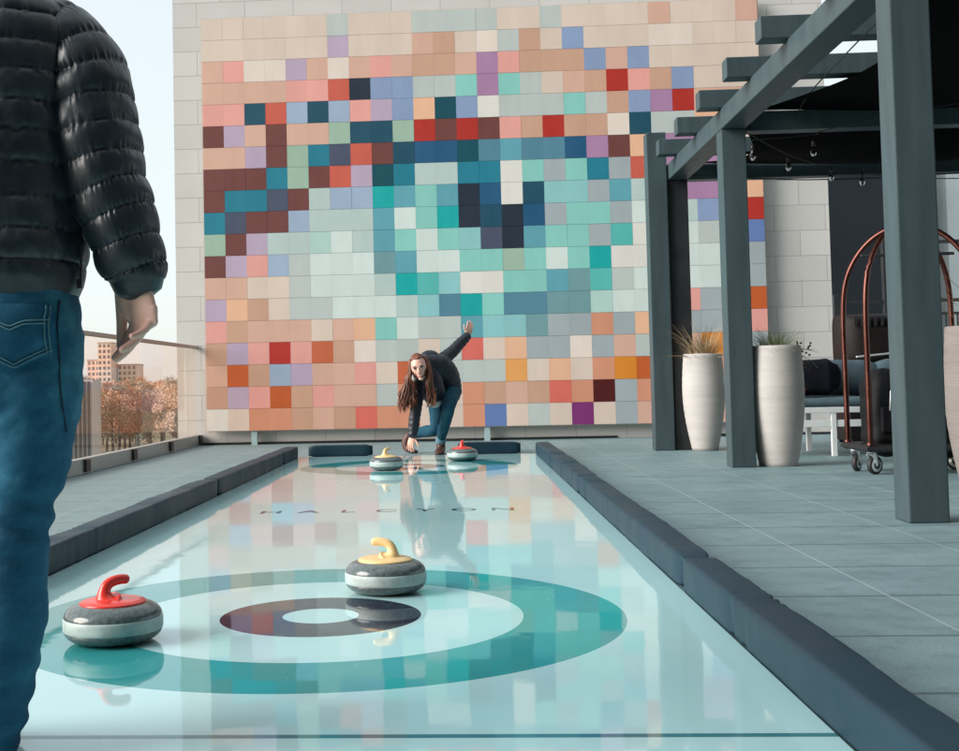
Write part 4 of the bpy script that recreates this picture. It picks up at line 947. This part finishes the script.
# jacket
b = MB(); dq = quilt(.055, .010, 0, .003, 2)
b.loft([(-.118, 12.28, .600, .142, .125), (-.120, 12.27, .66, .150, .138), (-.145, 12.20, .76, .158, .135), (-.195, 12.11, .84, .172, .125), (-.245, 12.03, .885, .165, .115), (-.29, 11.97, .915, .110, .085), (-.325, 11.93, .93, .075, .070)], (1, -.35, .55), 60, 10, disp=dq)
b.loft([(-.30, 11.97, .86, .10, .08), (-.285, 11.97, .74, .125, .095), (-.265, 11.99, .64, .120, .095), (-.245, 12.01, .585, .105, .085)], (1, 0, 0), 48, 10, disp=dq)
j2 = b.build('jacket', M['puffer2'], wom, True)
for nm, A_ in (('sleeve', [(*(q['shR']+V3((-.05, -.02, -.03))), .075, .075), (*q['shR'], .076, .076), (*(q['shR']*.5+q['elR']*.5), .066, .066), (*q['elR'], .058, .058), (*(q['elR']*.5+q['wrR']*.5), .052, .052), (*(q['wrR']+V3((-.012, -.01, -.012))), .044, .044)]),
               ('sleeve', [(*(q['shL']+V3((.06, .06, .06))), .080, .080), (*q['shL'], .075, .075), (*(q['shL']*.5+q['elL']*.5), .064, .064), (*q['elL'], .056, .056), (*(q['elL']*.5+q['wrL']*.5), .052, .052), (*(q['wrL']+V3((.002, 0, .012))), .044, .044)])):
    b = MB(); b.loft(A_, (0, 1, 0), 44, 10, disp=quilt(.052, .009, .01, .003, 4)); mesh_obj(nm, b.v, b.f, M['puffer2'], None, True, off=wo).parent = j2
b = MB(); b.loft([(-.40, 12.02, .90, .05, .045), (-.33, 12.03, .975, .085, .060), (-.25, 12.04, .985, .085, .060), (-.18, 12.04, .93, .05, .045)], (0, 1, 0), 28, 6, disp=lambda s, th, p, t_: .008*noise.noise(p*12)); mesh_obj('hood', b.v, b.f, M['puffer2'], None, True, off=wo).parent = j2
b = MB(); b.lathe([(0, 0), (.012, 0), (.012, .006), (0, .006)], (-.232, 11.86, .66), 12); mesh_obj('button', b.v, b.f, M['chrome'], None, True, off=wo).parent = j2
# boots
shoe((q['anR'].x-.003, q['anR'].y, .002), (-.12, -1, 0), M['leather'], wom, 'boot', L=.150, boot=.075, s=1.02)
b = MB(); a = q['anL']; b.loft([(*(a+V3((.02, .0, .0))), .044, .046), (*(a+V3((-.03, .01, -.02))), .046, .048), (*(a+V3((-.055, .01, -.08))), .042, .048), (*(a+V3((-.045, 0, -.135))), .042, .040), (*(a+V3((.0, -.03, -.160))), .044, .026), (*(a+V3((.045, -.07, -.168))), .034, .018)], (0, 1, 0), 24, 4)
link('boot', remesh(b, .006, 4, off=wo), M['leather'], wom, True)
# hair: a cap plus falling locks
v, f = cap_hair(hw, 1.12, .008, 2, -.25); hb = MB(); hb.add(v, f)
rn = random.Random(5)
def lock(side):
    t = rn.random(); rr_ = rn.uniform(.004, .010)
    if side < 0:      # falls past her right cheek, swinging out to the left of the picture
        p0 = hw(-.03-.05*t, rn.uniform(-.035, .06), .085-.05*t); p1 = hw(-.088, rn.uniform(-.045, .05), -.01); tip = V3((rn.uniform(-.60, -.40), 11.72+rn.uniform(-.06, .08), rn.uniform(.44, .56)))
        mid = (V3(p1)*.55+tip*.45)+V3((.02*rn.uniform(-1, 1)-.015, rn.uniform(-.03, .02), .0)); tip.z += .12*max(0, (tip.x+.52)/.12)*.4
    else:             # other side, falling down in front of the shoulder
        p0 = hw(.03+.05*t, rn.uniform(-.035, .06), .085-.05*t); p1 = hw(.086, rn.uniform(-.040, .05), -.015); tip = V3((rn.uniform(-.325, -.235), 11.76+rn.uniform(-.05, .05), rn.uniform(.48, .60)))
        mid = (V3(p1)*.5+tip*.5)+V3((.025*rn.uniform(-.4, 1)+.01, rn.uniform(-.03, .02), 0))
    p1 = V3(p1); wv = rn.uniform(.006, .016)*side; ph_ = rn.uniform(-.6, .6); ww = lambda t_: V3((wv*math.sin(t_*9+ph_), .008*math.cos(t_*8+ph_), 0))
    tip = tip+V3((0, 0, rn.uniform(-.02, .05))); L_ = [(*p0, rr_*.6, rr_*.5), (*p1, rr_, rr_*.8)]
    for t_ in (.25, .45, .62, .78, .9): L_.append((*((p1*(1-t_)**2+mid*2*t_*(1-t_)+tip*t_*t_)+ww(t_)), rr_*(1.1-.5*t_), rr_*(.8-.35*t_)))
    hb.loft(L_+[(*tip, rr_*.15, rr_*.12)], (1, 0, 0), 7, 4, cap=False)
hb.loft([(*hw(-.060, .01, .07), .035, .030), (*hw(-.092, .0, -.02), .030, .040), (-.478, 11.745, .70, .042, .042), (-.505, 11.74, .60, .045, .040), (-.515, 11.74, .53, .030, .028)], (1, 0, 0), 20, 5, disp=lambda s, th, p, t_: .010*noise.noise(V3((p.x*60, p.y*60, p.z*6))))
hb.loft([(*hw(.060, .01, .07), .035, .030), (*hw(.092, .0, -.02), .026, .040), (-.292, 11.76, .70, .032, .040), (-.282, 11.76, .61, .034, .036), (-.280, 11.76, .55, .022, .024)], (1, 0, 0), 20, 5, disp=lambda s, th, p, t_: .010*noise.noise(V3((p.x*60, p.y*60, p.z*6))))
for i in range(330): lock(-1)
for i in range(290): lock(1)
hair_o = hb.build('hair', M['hair'], wom, True)
b = MB(); e0 = V3(hw(-.070, -.045, -.030)); b.tube([e0, e0+V3((0, 0, -.022))], .0016, 6, 2); b.loft([(*(e0+V3((0, 0, -.020))), .005, .004), (*(e0+V3((0, 0, -.045))), .014, .010), (*(e0+V3((0, 0, -.078))), .018, .012)], (1, 0, 0), 12, 3)
b.build('earring', M['white_knit'], wom, True)
